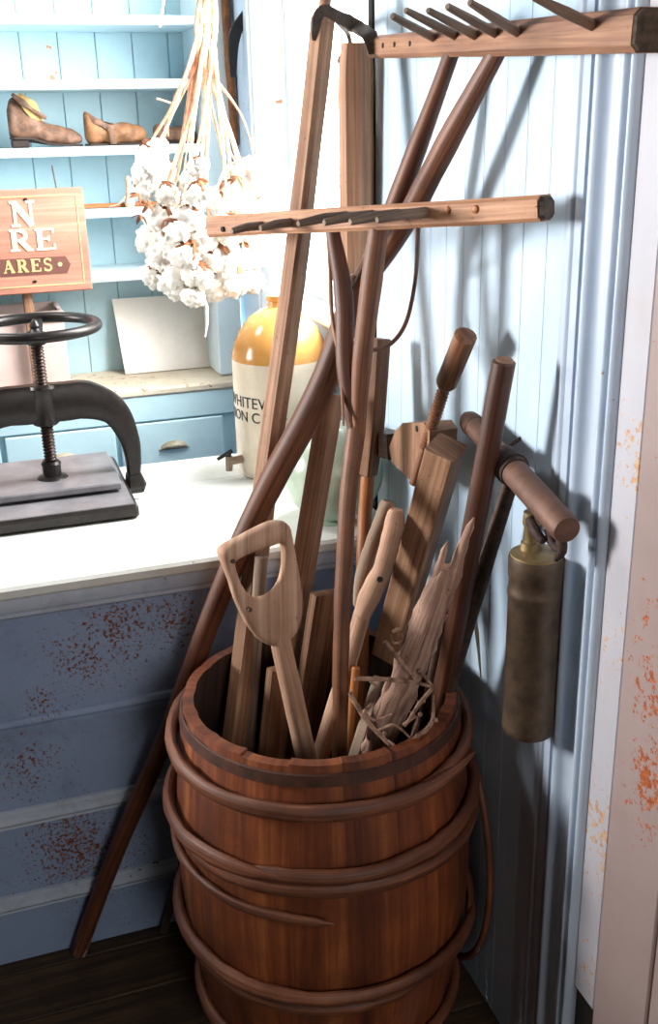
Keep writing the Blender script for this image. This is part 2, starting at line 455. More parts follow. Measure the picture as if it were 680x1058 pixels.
for a in (WL[0], WL[1]-.03): fr.bx(LX-.08, LX-.02, a, a+.03, WL[2], WL[3], .003)
for a in (WL[2], WL[3]-.03): fr.bx(LX-.08, LX-.02, WL[0], WL[1], a, a+.03, .003)
part('window_frame', fr, M['frame'], wn2)

# moulded door casing
def extrude_profile(mb, prof, z0, z1):
    """prof: (y, x) pairs front side, extruded in z"""
    n = len(prof); L = [0]
    for j in range(n-1): L.append(L[-1]+math.dist(prof[j], prof[j+1]))
    mb.rings([[V((x, y, z0)) for y, x in prof], [V((x, y, z1)) for y, x in prof]], L, [z0, z1], closed=False)
def bead(y0, y1, x, h, n=6):
    return [(y0+(y1-y0)*i/n, x-h*math.sin(PI*i/n)) for i in range(n+1)]
pr = [(1.245, W+.002), (1.243, W-.008), (1.232, W-.008)]
pr += bead(1.230, 1.214, W-.008, .006)
pr += [(1.212, W-.010), (1.205, W-.016), (1.185, W-.018)]
pr += [(1.183, W-.010), (1.178, W-.010), (1.176, W-.018)]
pr += bead(1.175, 1.160, W-.018, .005)
pr += [(1.158, W-.014), (1.150, W-.008), (1.135, W-.006), (1.122, W-.010), (1.117, W-.018)]
pr += bead(1.116, 1.104, W-.018, .006)
pr += [(1.102, W-.014), (1.099, W-.014)]
pr += bead(1.098, 1.086, W-.018, .006)
pr += [(1.085, W-.014), (1.083, W+.002)]
tr = MB(); extrude_profile(tr, pr, .0, HC); struct('trim_1', tr, M['trim'], 50)
struct('trim_2', MB().bx(W-.012, W+.014, 1.030, 1.0845, .33, HC, .002), M['casing'])
dr = struct('door_1', MB().bx(W-.016, W+.03, .905, 1.026, .0, HC, .003), M['pink'])
part('door_board', MB().bx(W-.016, W+.03, .2, .901, .0, HC, .003), M['pink'], dr)
part('door_stile_edge', MB().bx(W-.010, W+.02, 1.0265, 1.0295, 0, HC, .0005), M['dark'], dr)

# ------------------------------------------------------------------ shop counter
ct = thing('shop_counter', 'long blue grey shop counter with worn white top and chipped panelled front', 'counter', (0, 2.1, 0))
CX0, CX1 = -1.3, W-.012
b_ = MB()
b_.bx(CX0, CX1, CF-.022, 2.08, CT-.026, CT, .006); b_.bx(CX0, CX1, 2.082, 2.26, CT-.026, CT, .002); b_.bx(CX0, CX1, 2.262, 2.44, CT-.026, CT, .003)
part('countertop', b_, M['top'], ct)
b_ = MB()
b_.bx(CX0, CX1, CF, 2.42, 0, CT-.026, 0)
part('front_panel', b_, M['front'], ct)
# moulded rails on the front
def rail(z, h, kind):
    b_ = MB(); n = 8
    if kind == 'top':
        pf = [(CF+.001, z+h), (CF-.014, z+h), (CF-.018, z+h*.72), (CF-.016, z+h*.42), (CF-.010, z+h*.40), (CF-.016, z+h*.32), (CF-.016, z+h*.16), (CF-.010, z+h*.05), (CF+.001, z)]
    elif kind == 'groove':
        pf = [(CF+.001, z+h), (CF-.007, z+h*.9), (CF-.010, z+h*.6), (CF-.004, z+h*.5), (CF-.004, z+h*.42), (CF-.009, z+h*.36), (CF-.009, z+h*.1), (CF+.001, z)]
    else:
        pf = [(CF+.001, z+h), (CF-.006, z+h*.97), (CF-.008, z+h*.82), (CF-.004, z+h*.78), (CF-.012, z+h*.62), (CF-.015, z+h*.42), (CF-.012, z+h*.26), (CF-.004, z+h*.18), (CF-.006, z+h*.04), (CF+.001, z)]
    L = [0]
    for j in range(len(pf)-1): L.append(L[-1]+math.dist(pf[j], pf[j+1]))
    b_.rings([[V((CX0, y, zz)) for y, zz in pf], [V((CX1, y, zz)) for y, zz in pf]], L, [0, 2], closed=False)
    return b_
part('top_moulding', rail(.772, .042, 'top'), M['bead'], ct, 30)
part('moulding', rail(.535, .03, 'groove'), M['front'], ct, 30)
part('moulding', rail(.322, .042, 'bead'), M['bead'], ct, 30)
part('moulding', rail(.124, .042, 'bead'), M['bead'], ct, 30)

# ------------------------------------------------------------------ wall shelves and base cabinet
SF = 3.05
sx1 = .667
sh = thing('wall_shelving', 'sky blue built-in wall shelves with pale front edges', 'shelves', (0, 3.15, .9))
for yy in (20, 87, 156, 221, 288):
    z = onY(100, yy, SF).z
    part('shelf', MB().bx(-1.2, sx1, SF, BK-.001, z-.012, z+.012, .003), M['shelfedge'], sh)
part('end_post', MB().bx(sx1, W-.016, SF-.012, SF+.02, .905, HC-.3, .004).bx(sx1, sx1+.02, SF+.02, BK-.001, .905, HC-.3, .002), M['shelfedge'], sh)
cb = thing('base_cabinet', 'pale blue base cabinet with drawers under the shelves', 'cabinet', (0, 3.1, 0))
CBF = 2.975
part('cabinet_top', MB().bx(-1.2, W-.003, CBF, BK-.001, .876, .90, .006), M['deskwood'], cb)
part('carcass', MB().bx(-1.2, W-.003, CBF+.022, BK-.001, 0, .876, .002), M['drawer'], cb)
part('top_rail', MB().bx(-1.2, W-.003, CBF+.006, CBF+.022, .80, .876, .003), M['drawer'], cb)
for (a, c_) in ((.345, .655), (.02, .33), (-.305, .005)):
    d_ = part('drawer', MB().bx(a, c_, CBF+.004, CBF+.02, .55, .795, .003), M['drawer'], cb)
    cx_ = (a+c_)/2; cz = .715
    hb = MB()
    pts = [[V((cx_+.042*math.cos(PI*j/10), CBF+.004-.020*math.sin(PI*k_/5)*(.35+.65*math.sin(PI*j/10)), cz+.024*math.sin(PI*j/10)*(1-k_/5*1.0)-.004)) for j in range(11)] for k_ in range(6)]
    hb.rings(pts, [j*.008 for j in range(11)], [k_*.01 for k_ in range(6)], closed=False)
    hb.sweep([(cx_-.046, CBF+.003, cz-.004), (cx_+.046, CBF+.003, cz-.004)], .003, seg=6)
    part('cup_handle', hb, M['brass_pull'], d_)

# white board leaning in the cabinet bay
a0 = onZ(142, 381, .9012); a1 = onZ(219, 374, .9012)
yb = 3.19
tl = onY(115, 309, BK-.012); tr_ = onY(210, 303, BK-.012)
P0 = V((tl.x+.012, yb, .9012)); P1 = V((tr_.x+.015, yb, .9012)); P2 = V((tr_.x, BK-.02, tr_.z)); P3 = V((tl.x, BK-.02, tl.z))
nrm = (P1-P0).cross(P3-P0).normalized()*-.006
bd = MB(); L4 = [0, .25, .45, .7, .9]
bd.rings([[P0, P1, P2, P3], [p-nrm for p in (P0, P1, P2, P3)]], L4, [0, .006])
solo('leaning_board', bd, M['board'], 'plain white board leaning against the back of the blue shelves', 'board', (P0+P1)/2)

# ------------------------------------------------------------------ barrel
BC = V((.468, 1.49, 0))
RZ = .70
def brad(z):
    t = (z-.38)/.36
    return .262-.036*abs(t)**2.0 if z >= .38 else .262-.052*(abs(.38-z)/.38)**1.8
ba = thing('wooden_barrel', 'red brown wooden barrel with split sapling hoops holding old handles', 'barrel', (BC.x, BC.y, 0))
st = MB(); NS = 18; sub = 5
zs = [.0, .05, .12, .2, .28, .36, .42, .48, .54, .6, .65, .70]
rng = random.Random(3)
stave_top = [rng.uniform(-.0012, .001) for _ in range(NS)]
stave_top[11] = -.003; stave_top[13] = .002
rings = []
for zi, z in enumerate(zs):
    ring = []
    for s_ in range(NS):
        for q in range(sub):
            f = (q+.0)/(sub-1)
            a = 2*PI*(s_+.012+f*.976)/NS
            r = brad(z)-(.0022 if q in (0, sub-1) else 0)
            zz = z+(stave_top[s_] if zi == len(zs)-1 else 0)
            ring.append(V((BC.x+r*math.cos(a), BC.y+r*math.sin(a), zz)))
    rings.append(ring)
N = NS*sub
uu = [.05*(j % sub)/sub+(j//sub)*.83 for j in range(N+1)]
# outer skin, rim and inner skin
outer = rings
inner = [[V((BC.x+(p.x-BC.x)*(1-.018/brad(z)), BC.y+(p.y-BC.y)*(1-.018/brad(z)), p.z)) for p in ring] for ring, z in zip(rings, zs)]
b0 = len(st.v)
st.rings(outer+[inner[-1]], uu, zs+[.718], True, True, False)
part('staves', st, M['barrel'], ba, 30)
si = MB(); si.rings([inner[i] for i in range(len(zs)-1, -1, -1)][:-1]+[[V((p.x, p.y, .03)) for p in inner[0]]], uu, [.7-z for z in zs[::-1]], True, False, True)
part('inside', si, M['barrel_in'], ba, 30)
def hoop(z0, r, tilt=(0, 0), a0=0, turns=1.0, rr=.011, lift=0, flat=1.0, wob=.0032, tail=0, dz=0, mat='hoop', name='hoop'):
    pts = []; n = int(64*turns)
    rad = []
    for i in range(n+1):
        t = i/n; a = a0+2*PI*turns*t
        z = z0+tilt[0]*math.cos(a)+tilt[1]*math.sin(a)+dz*t
        z += .0022*math.sin(3*a+z0*40)
        R = brad(z)+r*flat*.8+lift*t
        if tail and t > 1-tail: R += .012*((t-1+tail)/tail)**1.5
        pts.append((BC.x+R*math.cos(a), BC.y+R*math.sin(a), z)); 
        e = min(1, min(t, 1-t)*14+.25); rad.append(r*e)
    hb = MB(); hb.sweep(pts, [x*.8*flat for x in rad], seg=13, up=(0, 0, 1), rad2=[x*1.15 for x in rad], wob=wob, wscale=60)
    return part(name, hb, M[mat], ba, 40)
FR = -PI/2   # towards the front
# thin band just below the rim
bdm = MB(); bdm.lathe([(brad(.672)+.001, .666), (brad(.672)+.004, .668), (brad(.69)+.004, .686), (brad(.69)+.001, .688)], 72, Matrix.Translation(BC), False, False)
part('rim_band', bdm, M['band'], ba, 40, 'thin rusty band under the rim')
hoop(.640, .0125, (.0, .004), FR+.25, 1.10, dz=-.004, lift=.008, tail=.05)
hoop(.632, .010, (.004, .012), FR+.3, .62, dz=.004, lift=.004)
hoop(.522, .0125, (.006, .0), FR-.9, 1.06, dz=.002, lift=.006)
hoop(.492, .0115, (-.006, .0), FR-1.5, 1.0, dz=.004)
hoop(.455, .008, (0, .0), FR-1.9, .26, dz=-.008, rr=.008, tail=.2, lift=.006)
hoop(.285, .0125, (-.01, .003), FR+.9, 1.04, dz=0, lift=.004)
hoop(.262, .009, (.0, .003), FR-1.6, .3, dz=-.006)
hoop(.10, .0125, (-.008, .0), FR+.2, 1.04)

# ------------------------------------------------------------------ sticks in the barrel
def to_floor(P_low, P_top, r=.016, zmin=.035):
    """continue the stick from its lowest seen point down inside the barrel until it meets the floor or the inner side"""
    d = (V(P_low)-V(P_top)).normalized(); p = V(P_low)
    for _ in range(400):
        q = p+d*.004
        if q.z < zmin or ((q.x-BC.x)**2+(q.y-BC.y)**2)**.5 > brad(q.z)-.026-r: break
        p = q
    return p
def bend(a, b, k, n=5, seed=0):
    """points from a to b with a gentle crook"""
    a, b = V(a), V(b); rr = random.Random(seed); out = []
    d = b-a; s1 = d.cross(V((0, 0, 1))).normalized(); s2 = d.cross(s1).normalized()
    for i in range(n+1):
        t = i/n; w = math.sin(PI*t)
        out.append(a+d*t+(s1*rr.uniform(-k, k)+s2*rr.uniform(-k, k))*w)
    return out
PEG_AXIS = None
VIEWUP = V((0, 0, 1))

# ---- large rake (long handle to the floor)
hL = onX(389, 49, .722); hR = onX(672, 31, .692)
rk = thing('wooden_hay_rake', 'large wooden hay rake with forked neck, its long dark handle reaching the floor', 'rake', onZ(78, 978, 0))
hd = (hR-hL).normalized()
mid = (hL+hR)/2
foot = onZ(80, 976, .004); foot.y = min(foot.y, 1.793)
neck = onY(366, 305, 1.62)
hn = V((-hd.y, hd.x, 0)).normalized()      # horizontal, across the head
if hn.x > 0: hn = -hn
hb = MB(); hb.sweep([hL, hL+(hR-hL)*.3, hL+(hR-hL)*.7, hR], [.0175, .019, .021, .0215], rrect(1, 1, .35), up=(0, 0, 1), smooth=4, wob=.001)
ho = part('head', hb, M['rake_head_d'], rk)
hb = MB(); hb.sweep([hR-hd*.001, hR+hd*.004], [.0213, .019], rrect(1, 1, .35), up=(0, 0, 1)); part('end_grain', hb, M['endgrain'], ho, label='dark end grain of the head')
# pegs: (base pixel) -> (tip pixel)
def head_pt(px, py): 
    n_ = hn
    return onP(px, py, mid+hn*.018, n_)
for (bx_, by_, tx, ty) in ((448, 39, 406, 17), (471, 37, 420, 11), (492, 37, 443, 11), (513, 35, 463, 7), (536, 34, 486, 3), (614, 27, 552, -3)):
    p = head_pt(bx_, by_)
    # peg leaves the head away from the wall and a little up
    best = None
    q = onP(tx, ty, p+hn*.10, hn)
    hb = MB(); L = (q-p)
    hb.sweep([p-L.normalized()*.012, p+L*.5, q], [.0062, .006, .0042], seg=12, ends=(0, .002), up=(0, 0, 1), wob=.0008)
    part('peg', hb, M['peg'], rk)
for px, py in ((396, 47), (408, 46), (424, 45), (558, 29), (580, 28), (586, 30), (647, 25)):
    p = head_pt(px, py); hb = MB(); hb.sweep([p-hn*.004, p+hn*.0015], .0042, seg=12); part('peg_hole', hb, M['dark'], ho)
# forked neck and handle
forkA = onX(471, 58, .708); forkB = onX(521, 56, .704)
hb = MB()
hb.sweep([forkA+V((0, 0, .02)), onY(432, 150, forkA.y*.62+neck.y*.38), onY(396, 244, 1.60), neck], [.0105, .0155, .0165, .016], seg=14, smooth=6, wob=.001, rad2=[.012, .016, .0165, .017]); part('fork_arm', hb, M['rake_dark'], rk)
hb = MB()
hb.sweep([forkB+V((0, 0, .02)), onY(462, 148, forkB.y*.6+neck.y*.4), onY(416, 234, 1.56), neck], [.011, .0175, .018, .016], seg=14, smooth=6, wob=.001, rad2=[.013, .018, .018, .017]); part('fork_arm', hb, M['rake_dark'], rk)
hb = MB()
def hpt(px, py):   # point of the handle's own plane (vertical plane through foot and neck)
    d = V((neck.x-foot.x, neck.y-foot.y, 0)); n_ = V((-d.y, d.x, 0)).normalized()
    return onP(px, py, foot, n_)
hb.sweep([neck+(neck-foot).normalized()*.03, neck, hpt(330, 405), hpt(272, 515), hpt(222, 628), hpt(178, 745), hpt(120, 880), foot],
         [.017, .0215, .024, .0235, .0205, .0185, .017, .0175], seg=14, smooth=6, wob=.0012)
part('handle', hb, M['rake_dark'], rk)
hb = MB(); pp = onY(363, 301, 1.6); hb.sweep([onY(379, 268, 1.6), pp], [.004, .002], seg=12); part('neck_wedge', hb, M['strap'], rk)

# ---- smaller rake standing in the barrel
A = onX(563, 215, .70); ang = math.radians(24)
h2 = V((math.sin(ang), -math.cos(ang), 0)); n2 = V((-h2.y, h2.x, 0))
if n2.x > 0: n2 = -n2
B = onP(219, 234, A, n2)
low2 = onZ(351, 778, .62)
rk2 = thing('wooden_hand_rake', 'smaller wooden rake upside down in the barrel, pale toothed head across the middle', 'rake', to_floor(low2, (B+A)/2))
hd2 = (A-B).normalized()
hb = MB(); hb.sweep([B, B+(A-B)*.33, B+(A-B)*.66, A], [.0125, .015, .0165, .0165], rrect(1, 1, .3), up=(0, 0, 1), smooth=4, rad2=[.018, .018, .0175, .0165], wob=.001)
h2o = part('head', hb, M['rake_head'], rk2)
hb = MB(); hb.sweep([A-hd2*.003, A+hd2*.006], [.0163, .0125], rrect(1, 1, .4), up=(0, 0, 1)); part('end_grain', hb, M['endgrain'], h2o, label='dark rounded end of the head')
def h2pt(px, py): return onP(px, py, B+n2*.0150, n2)
pegs2 = [(440, 219), (412, 221), (385, 222), (358, 223), (300, 230), (270, 233)]
for i, (px, py) in enumerate(pegs2):
    p = h2pt(px, py); ln = .095 if i < 4 else .06
    q = p+n2*ln+V((0, 0, -.004))
    hb = MB(); hb.sweep([p-n2*.012, p+n2*ln*.5, q], [.0075, .007, .005], seg=13, ends=(0, .002), up=(0, 0, 1), wob=.0008)
    part('peg', hb, M['peg'], rk2)
for px, py in ((463, 217), (492, 216)):
    p = h2pt(px, py); hb = MB(); hb.sweep([p-n2*.006, p+n2*.003], .0055, seg=13, ends=(0, .001)); part('peg_stub', hb, M['orange'], rk2)
for px, py in ((546, 214), (230, 237)):
    p = h2pt(px, py); hb = MB(); hb.sweep([p-n2*.004, p+n2*.0012], .0045, seg=13); part('peg_hole', hb, M['dark'], h2o)
p = h2pt(546, 214); q = h2pt(558, 213); hb = MB(); hb.sweep([p, q+n2*.001], .0009, seg=5); part('split', hb, M['dark'], h2o)
# forked handle: two halves meeting above the barrel
jn = onY(367, 452, 1.50)
base2 = ORG[rk2.name]
upL = onP(344, 240, B, n2); upR = onP(391, 237, B, n2)
hb = MB(); hb.sweep([upL+V((0, 0, .018)), upL, onY(355, 305, upL.y*.66+jn.y*.34), onY(357, 378, upL.y*.3+jn.y*.7), jn], [.0085, .0115, .0155, .0145, .011], seg=14, smooth=6, wob=.001, rad2=[.010, .012, .015, .015, .012])
part('fork_arm', hb, M['rake_dark'], rk2)
hb = MB(); hb.sweep([upR+V((0, 0, .018)), upR, onY(384, 290, upR.y*.66+jn.y*.34), onY(374, 375, upR.y*.3+jn.y*.7), jn+V((.004, 0, 0))], [.010, .0145, .0165, .0155, .012], seg=14, smooth=6, wob=.001)
part('fork_arm', hb, M['redbrown'], rk2)
hb = MB(); hb.sweep([base2, low2, onY(352, 690, 1.425), onY(355, 600, 1.452), onY(360, 510, 1.480), jn, jn+(jn-low2).normalized()*.04], [.013, .0135, .0138, .014, .0145, .015, .012], seg=12, smooth=6, wob=.0015)
part('handle', hb, M['redbrown'], rk2)
# bent withe that braces the head
bR = onP(432, 240, B, n2); bL = onP(352, 240, B, n2)
hb = MB(); hb.sweep([bR+V((0, 0, .012)), bR, onY(429, 290, 1.585), onY(420, 332, 1.565), onY(404, 355, 1.55), onY(382, 363, 1.535)], [.0034, .0034, .0034, .0036, .0036, .003], seg=12, smooth=7)
part('brace_withe', hb, M['rake_dark'], rk2)
hb = MB(); hb.sweep([bL-h2*.03+V((0, 0, .012)), onY(341, 275, 1.62), onY(343, 325, 1.58), onY(352, 380, 1.525), onY(355, 440, 1.49)], [.0034, .0036, .0036, .0034, .002], seg=12, smooth=7)
part('brace_withe', hb, M['tan'], rk2)

# ---- flail
low = onZ(245, 735, .60); top = onY(337, -12, 1.87)
fb = to_floor(low, top, .02)
fl_ = thing('threshing_flail', 'long pale wooden flail whose short thick beater hangs from a leather strap', 'flail', fb)
hb = MB(); knee = onY(334, 20, 1.86)
hb.sweep([fb, low, onY(277, 480, 1.72), onY(308, 250, 1.795), knee], [.0185, .0185, .0185, .018, .0175], rrect(1, 1, .35), up=(.55, -.83, 0), smooth=4, wob=.0012)
hb.sweep([knee-V((0, 0, .01)), top], .0105, seg=14)
part('handle', hb, M['tan'], fl_)
bt = onX(368, 44, .715); bb = onX(369, 315, .722)
hb = MB(); hb.sweep([bt, bt+(bb-bt)*.12, bt+(bb-bt)*.5, bt+(bb-bt)*.9, bb], [.030, .035, .036, .033, .022], [(math.cos(2*PI*(i+.5)/8), math.sin(2*PI*(i+.5)/8)) for i in range(8)], up=(.3, -.95, 0), smooth=4, wob=.002, rad2=[.024, .028, .030, .028, .02])
part('beater', hb, M['beater'], fl_, 20)
hb = MB()
k0 = onY(332, 12, 1.85)
hb.sweep([onY(325, 42, 1.842), onY(328, 16, 1.842), onY(336, 10, 1.842), onY(346, 16, 1.85), onX(366, 26, .70), onX(382, 38, .70), onX(384, 56, .70)], [.006, .008, .009, .010, .012, .012, .007], rrect(1, .35, .3), up=(0, -1, .3), smooth=6, wob=.003, wscale=60)
hb.sweep([onY(345, 18, 1.87), onX(358, 32, .722), onX(362, 50, .73), onX(350, 62, .735)], [.007, .01, .009, .005], rrect(1, .4, .3), up=(0, -1, .3), smooth=6, wob=.003, wscale=60)
part('leather_strap', hb, M['strap'], fl_)

# ---- D-handled spade in front
Q = onY(268, 600, 1.40); nh = V((.30, -.95, .05)).normalized()
cs = lambda x, y: (220+x/3.78, 520+y/3.78)
outer2 = [(60, 300), (38, 240), (24, 195), (40, 165), (110, 128), (190, 85), (250, 66), (288, 80), (306, 140), (322, 215), (336, 290), (348, 370), (346, 440), (325, 505), (280, 548), (225, 556), (165, 520), (118, 450), (84, 375)]
inner2 = [(108, 275), (98, 248), (94, 228), (108, 214), (140, 200), (190, 184), (235, 168), (248, 172), (254, 195), (254, 225), (250, 255), (240, 285), (222, 312), (200, 328), (180, 336), (160, 338), (140, 326), (126, 308), (115, 292)]
shlow = onZ(315, 776, .62)
dsp_base = to_floor(shlow, onP(*cs(268, 545), Q, nh), .016)
sp = thing('spade_handle', 'spade with a bleached wooden D-shaped grip rising at the front of the barrel', 'spade', dsp_base)
thick = [.009, .011, .014, .016, .016, .016, .016, .014, .011, .009, .009, .009, .010, .012, .0135, .0135, .012, .010, .009]
inner2 = [((x-175)*1.20+176, (y-255)*1.24+262) for x, y in inner2]
hb = MB(); rings = []
for (ox, oy), (ix, iy), th in zip(outer2, inner2, thick):
    po = onP(*cs(ox, oy), Q, nh); pi_ = onP(*cs(ix, iy), Q, nh)
    c = (po+pi_)/2; a = (po-pi_)/2; ring = []
    al = a.length; sq = .72 if al > .024 else 1.0
    for j in range(12):
        cx_, sy_ = math.cos(2*PI*j/12), math.sin(2*PI*j/12); th_ = th
        e = .75
        ring.append(c+a*(math.copysign(abs(cx_)**e, cx_))+nh*(th*math.copysign(abs(sy_)**e, sy_)))
    rings.append(ring)
rs = []
n_ = len(rings)
for i in range(n_):   # smooth around the ring
    for k_ in range(3):
        t = k_/3; r0, r1, r2, r3 = rings[i-1], rings[i], rings[(i+1) % n_], rings[(i+2) % n_]
        rs.append([.5*((2*b)+(c-a)*t+(2*a-5*b+4*c-d)*t*t+(-a+3*b-3*c+d)*t**3) for a, b, c, d in zip(r0, r1, r2, r3)])
rs.append(rs[0])
hb.rings(rs, [j*.012 for j in range(13)], [i*.007 for i in range(len(rs))], True, False, False)
for k_, f in enumerate(hb.f): hb.uv[k_] = [((hb.v[i]-Q).dot(cr), (hb.v[i]-Q).dot(cu)) for i in f]
part('grip', hb, M['pale'], sp, 60)
hb = MB(); s0 = onP(*cs(262, 500), Q, nh)
hb.sweep([s0, onP(*cs(268, 560), Q, nh), onP(*cs(305, 720), Q, nh), shlow, dsp_base], [.014, .0165, .017, .0178, .0178], seg=14, smooth=5, wob=.001)
part('shaft', hb, M['pale'], sp)
for (x_, y_) in ((58, 216), (124, 405)):
    hb = MB(); p = onP(*cs(x_, y_), Q, nh); hb.sweep([p-nh*.02, p+nh*.0165], .0035, seg=12)
    part('rivet', hb, M['strap'], sp)

# ---- fork handle with two bare arms
slow = onZ(338, 758, .60); stop = onY(374, 640, 1.505)
sb = to_floor(slow, stop, .016)
so = thing('split_handle', 'old tool shaft ending in two weathered arms pierced with holes, its cross grip lost', 'tool handle', sb)
cq = lambda x, y: (340+x/3.53, 500+y/3.53)
hb = MB(); hb.sweep([sb, slow, onY(*cq(60, 690), 1.50), onY(*cq(122, 470), 1.50)], [.016, .016, .0155, .015], seg=12, smooth=4, wob=.001); part('shaft', hb, M['pale'], so)
hb = MB(); a_pts = [onY(*cq(120, 480), 1.497), onY(*cq(150, 410), 1.495), onY(*cq(195, 310), 1.49), onY(*cq(222, 220), 1.487), onY(*cq(238, 150), 1.485), onY(*cq(244, 105), 1.485)]
hb.sweep(a_pts, [.015, .0195, .0165, .0165, .0175, .0135], seg=12, smooth=5, ends=(.004, .006), wob=.002, wscale=40)
fa = part('arm', hb, M['pale'], so)
hb = MB(); hb.sweep([onY(*cq(105, 440), 1.52), onY(*cq(118, 340), 1.53), onY(*cq(150, 240), 1.54), onY(*cq(185, 150), 1.545), onY(*cq(212, 75), 1.545)], [.008, .012, .0125, .0135, .0135], seg=12, smooth=5, ends=(.004, .006), wob=.002, wscale=40)
part('arm', hb, M['greywood'], so)
for (x_, y_) in ((243, 172), (186, 348)):
    p = onY(*cq(x_, y_), 1.472); v_ = ray(*cq(x_, y_)).normalized(); hb = MB(); hb.sweep([p+v_*.006, p-v_*.0006], .005, seg=14); part('peg_hole', hb, M['dark'], fa)

# ---- square timber
bl_ = onZ(402, 672, .68); btp = onX(461, 462, .665)
bs = to_floor(bl_, btp, .03)
hb = MB(); hb.sweep([bs, bl_, btp], [.028, .028, .028], rrect(1, 1, .12), up=(.62, -.78, .1), rad2=[.025, .025, .025], wob=.0008)
solo('square_timber', hb, M['tan'], 'squared timber with flat sawn end standing beside the threaded clamp screw', 'timber', bs, sharp=25)

# ---- splintered stake
wl_ = onZ(390, 768, .62); wt = onX(486, 540, .625)
ws_ = to_floor(wl_, wt, .02)
hb = MB()
ax = wt-wl_
def wp(t, dx=0, dz=0): return wl_+ax*t+cr*dx+cu*dz
hb.sweep([ws_, wl_, wp(.35, .002), wp(.6, -.004), wp(.82, -.006)], [.019, .024, .026, .023, .013], seg=12, smooth=6, wob=.010, wscale=34)
hb.sweep([wp(.3, .008), wp(.6, .008), wp(.8, .006), wp(1.02, .002)], [.012, .014, .012, .0015], seg=13, smooth=6, wob=.007, wscale=50)
hb.sweep([wp(.4, -.014), wp(.7, -.014), wp(.93, -.022)], [.011, .009, .0015], seg=12, smooth=6, wob=.006, wscale=50)
hb.sweep([wp(.1, .012), wp(.4, .02), wp(.62, .024)], [.01, .008, .002], seg=12, smooth=6, wob=.006, wscale=50)
hb.sweep([wp(-.05, -.012), wp(.15, -.022), wp(.33, -.024)], [.01, .008, .003], seg=12, smooth=6, wob=.006, wscale=50)
solo('splintered_stake', hb, M['splint'], 'weathered wooden stake with pointed splintered top in front of the dark pole', 'stake', ws_)

# ---- dark round pole, and the one behind it
pl = onZ(456, 726, .665); pt = onX(521, 374, .680)
pb = to_floor(pl, pt, .018)
hb = MB(); hb.sweep([pb, pl, onX(489, 548, .668), pt], [.018, .018, .0175, .017], seg=16, smooth=5, wob=.001, ends=(0, .003))
dp = solo('dark_round_pole', hb, M['darkpole'], 'smooth dark brown round pole, the tallest at the right of the barrel', 'pole', pb)
mb = MB(); mb.sweep([pt+(pt-pl).normalized()*.0031, pt+(pt-pl).normalized()*.0042], [.0128, .0115], seg=16); part('cut_end', mb, M['tan'], dp, label='pale cut top end')
pl = onZ(463, 712, .70); pt = onX(527, 500, .722)
pb = to_floor(pl, pt, .014)
hb = MB(); hb.sweep([pb, pl, pt], [.013, .013, .012], seg=12, wob=.001, ends=(0, .003))
solo('blackened_stick', hb, M['strap'], 'blackened stick behind the dark pole, leaning under the sprayer tube', 'stick', pb)

# ---- plank at the left
pl = onZ(292, 718, .60); pt = onY(343, 407, 1.745)
pb = to_floor(pl, pt, .03)
hb = MB(); hb.sweep([pb, pl, pt], [.026, .027, .028], rrect(1, 1, .1), up=(.80, -.6, .0), rad2=[.0165, .0165, .0165], wob=.0008)
solo('leaning_plank', hb, M['tan'], 'narrow sawn plank in the barrel between the jug and the hand rake', 'plank', pb, sharp=25)

# ---- wooden screw clamp
cl_low = onZ(371, 735, .60); cl_top = onX(391, 350, .690)
cbm = to_floor(cl_low, cl_top, .018)
cl = thing('wooden_screw_clamp', 'old wooden clamp with threaded wooden screw, bored block and dark upright', 'clamp', cbm)
pm = onX(378, 500, .655)
hb = MB(); hb.sweep([onX(380, 490, .662), onX(386, 430, .675), cl_top], [.015, .018, .0185], rrect(1, 1, .3), up=(.5, -.85, 0), smooth=4, wob=.001)
part('upright', hb, M['brown'], cl)
hb = MB(); hb.sweep([cbm, cl_low, onX(376, 560, .64), onX(380, 492, .661)], [.0135, .0135, .0135, .0135], seg=12, smooth=4, wob=.001)
part('shaft', hb, M['orange'], cl)
# cross bar and block
XB = .695
bc = onX(396, 458, XB)
blk = onX(423, 466, XB)
wd = V((0, -1, 0))
hb = MB(); hb.sweep([onX(378, 452, XB), onX(410, 461, XB)], .019, rrect(1, 1, .1), up=(0, 0, 1), rad2=[.024, .024]); part('cross_bar', hb, M['darkpole'], cl)
hb = MB()
poly = [(402, 462), (408, 446), (416, 437), (438, 437), (444, 446), (443, 474), (432, 499), (427, 499), (405, 478)]
hb.prism([(px, py) for px, py in poly], lambda px, py, t: onX(px, py, XB-.026)+V((t, 0, 0)), 0, .05)
bo = part('block', hb, M['tan'], cl, 25)
hp = onX(431, 443, XB-.026); hb = MB(); hb.sweep([hp+V((.01, 0, 0)), hp-V((.0008, 0, 0))], .0055, seg=14); part('bore_hole', hb, M['dark'], bo)
s_top = onX(481, 347, .690); s_mid = onX(459, 401, .690); s_bot = onX(428, 500, .66)
hb = MB(); hb.sweep([s_mid, s_mid+(s_top-s_mid)*.10, s_mid+(s_top-s_mid)*.22, s_top], [.0095, .0165, .0178, .0178], seg=14, ends=(0, .003), wob=.001, smooth=3); part('screw_handle', hb, M['redbrown'], cl)
hb = MB(); dd = s_bot-s_mid; NT_ = 150
hb.sweep([s_mid+dd*(i/NT_) for i in range(NT_+1)], [(.0098+.0013*math.sin(i*PI/2.5)) if 3 < i < 95 else .009 for i in range(NT_+1)], seg=12); part('screw', hb, M['redbrown'], cl, 60)

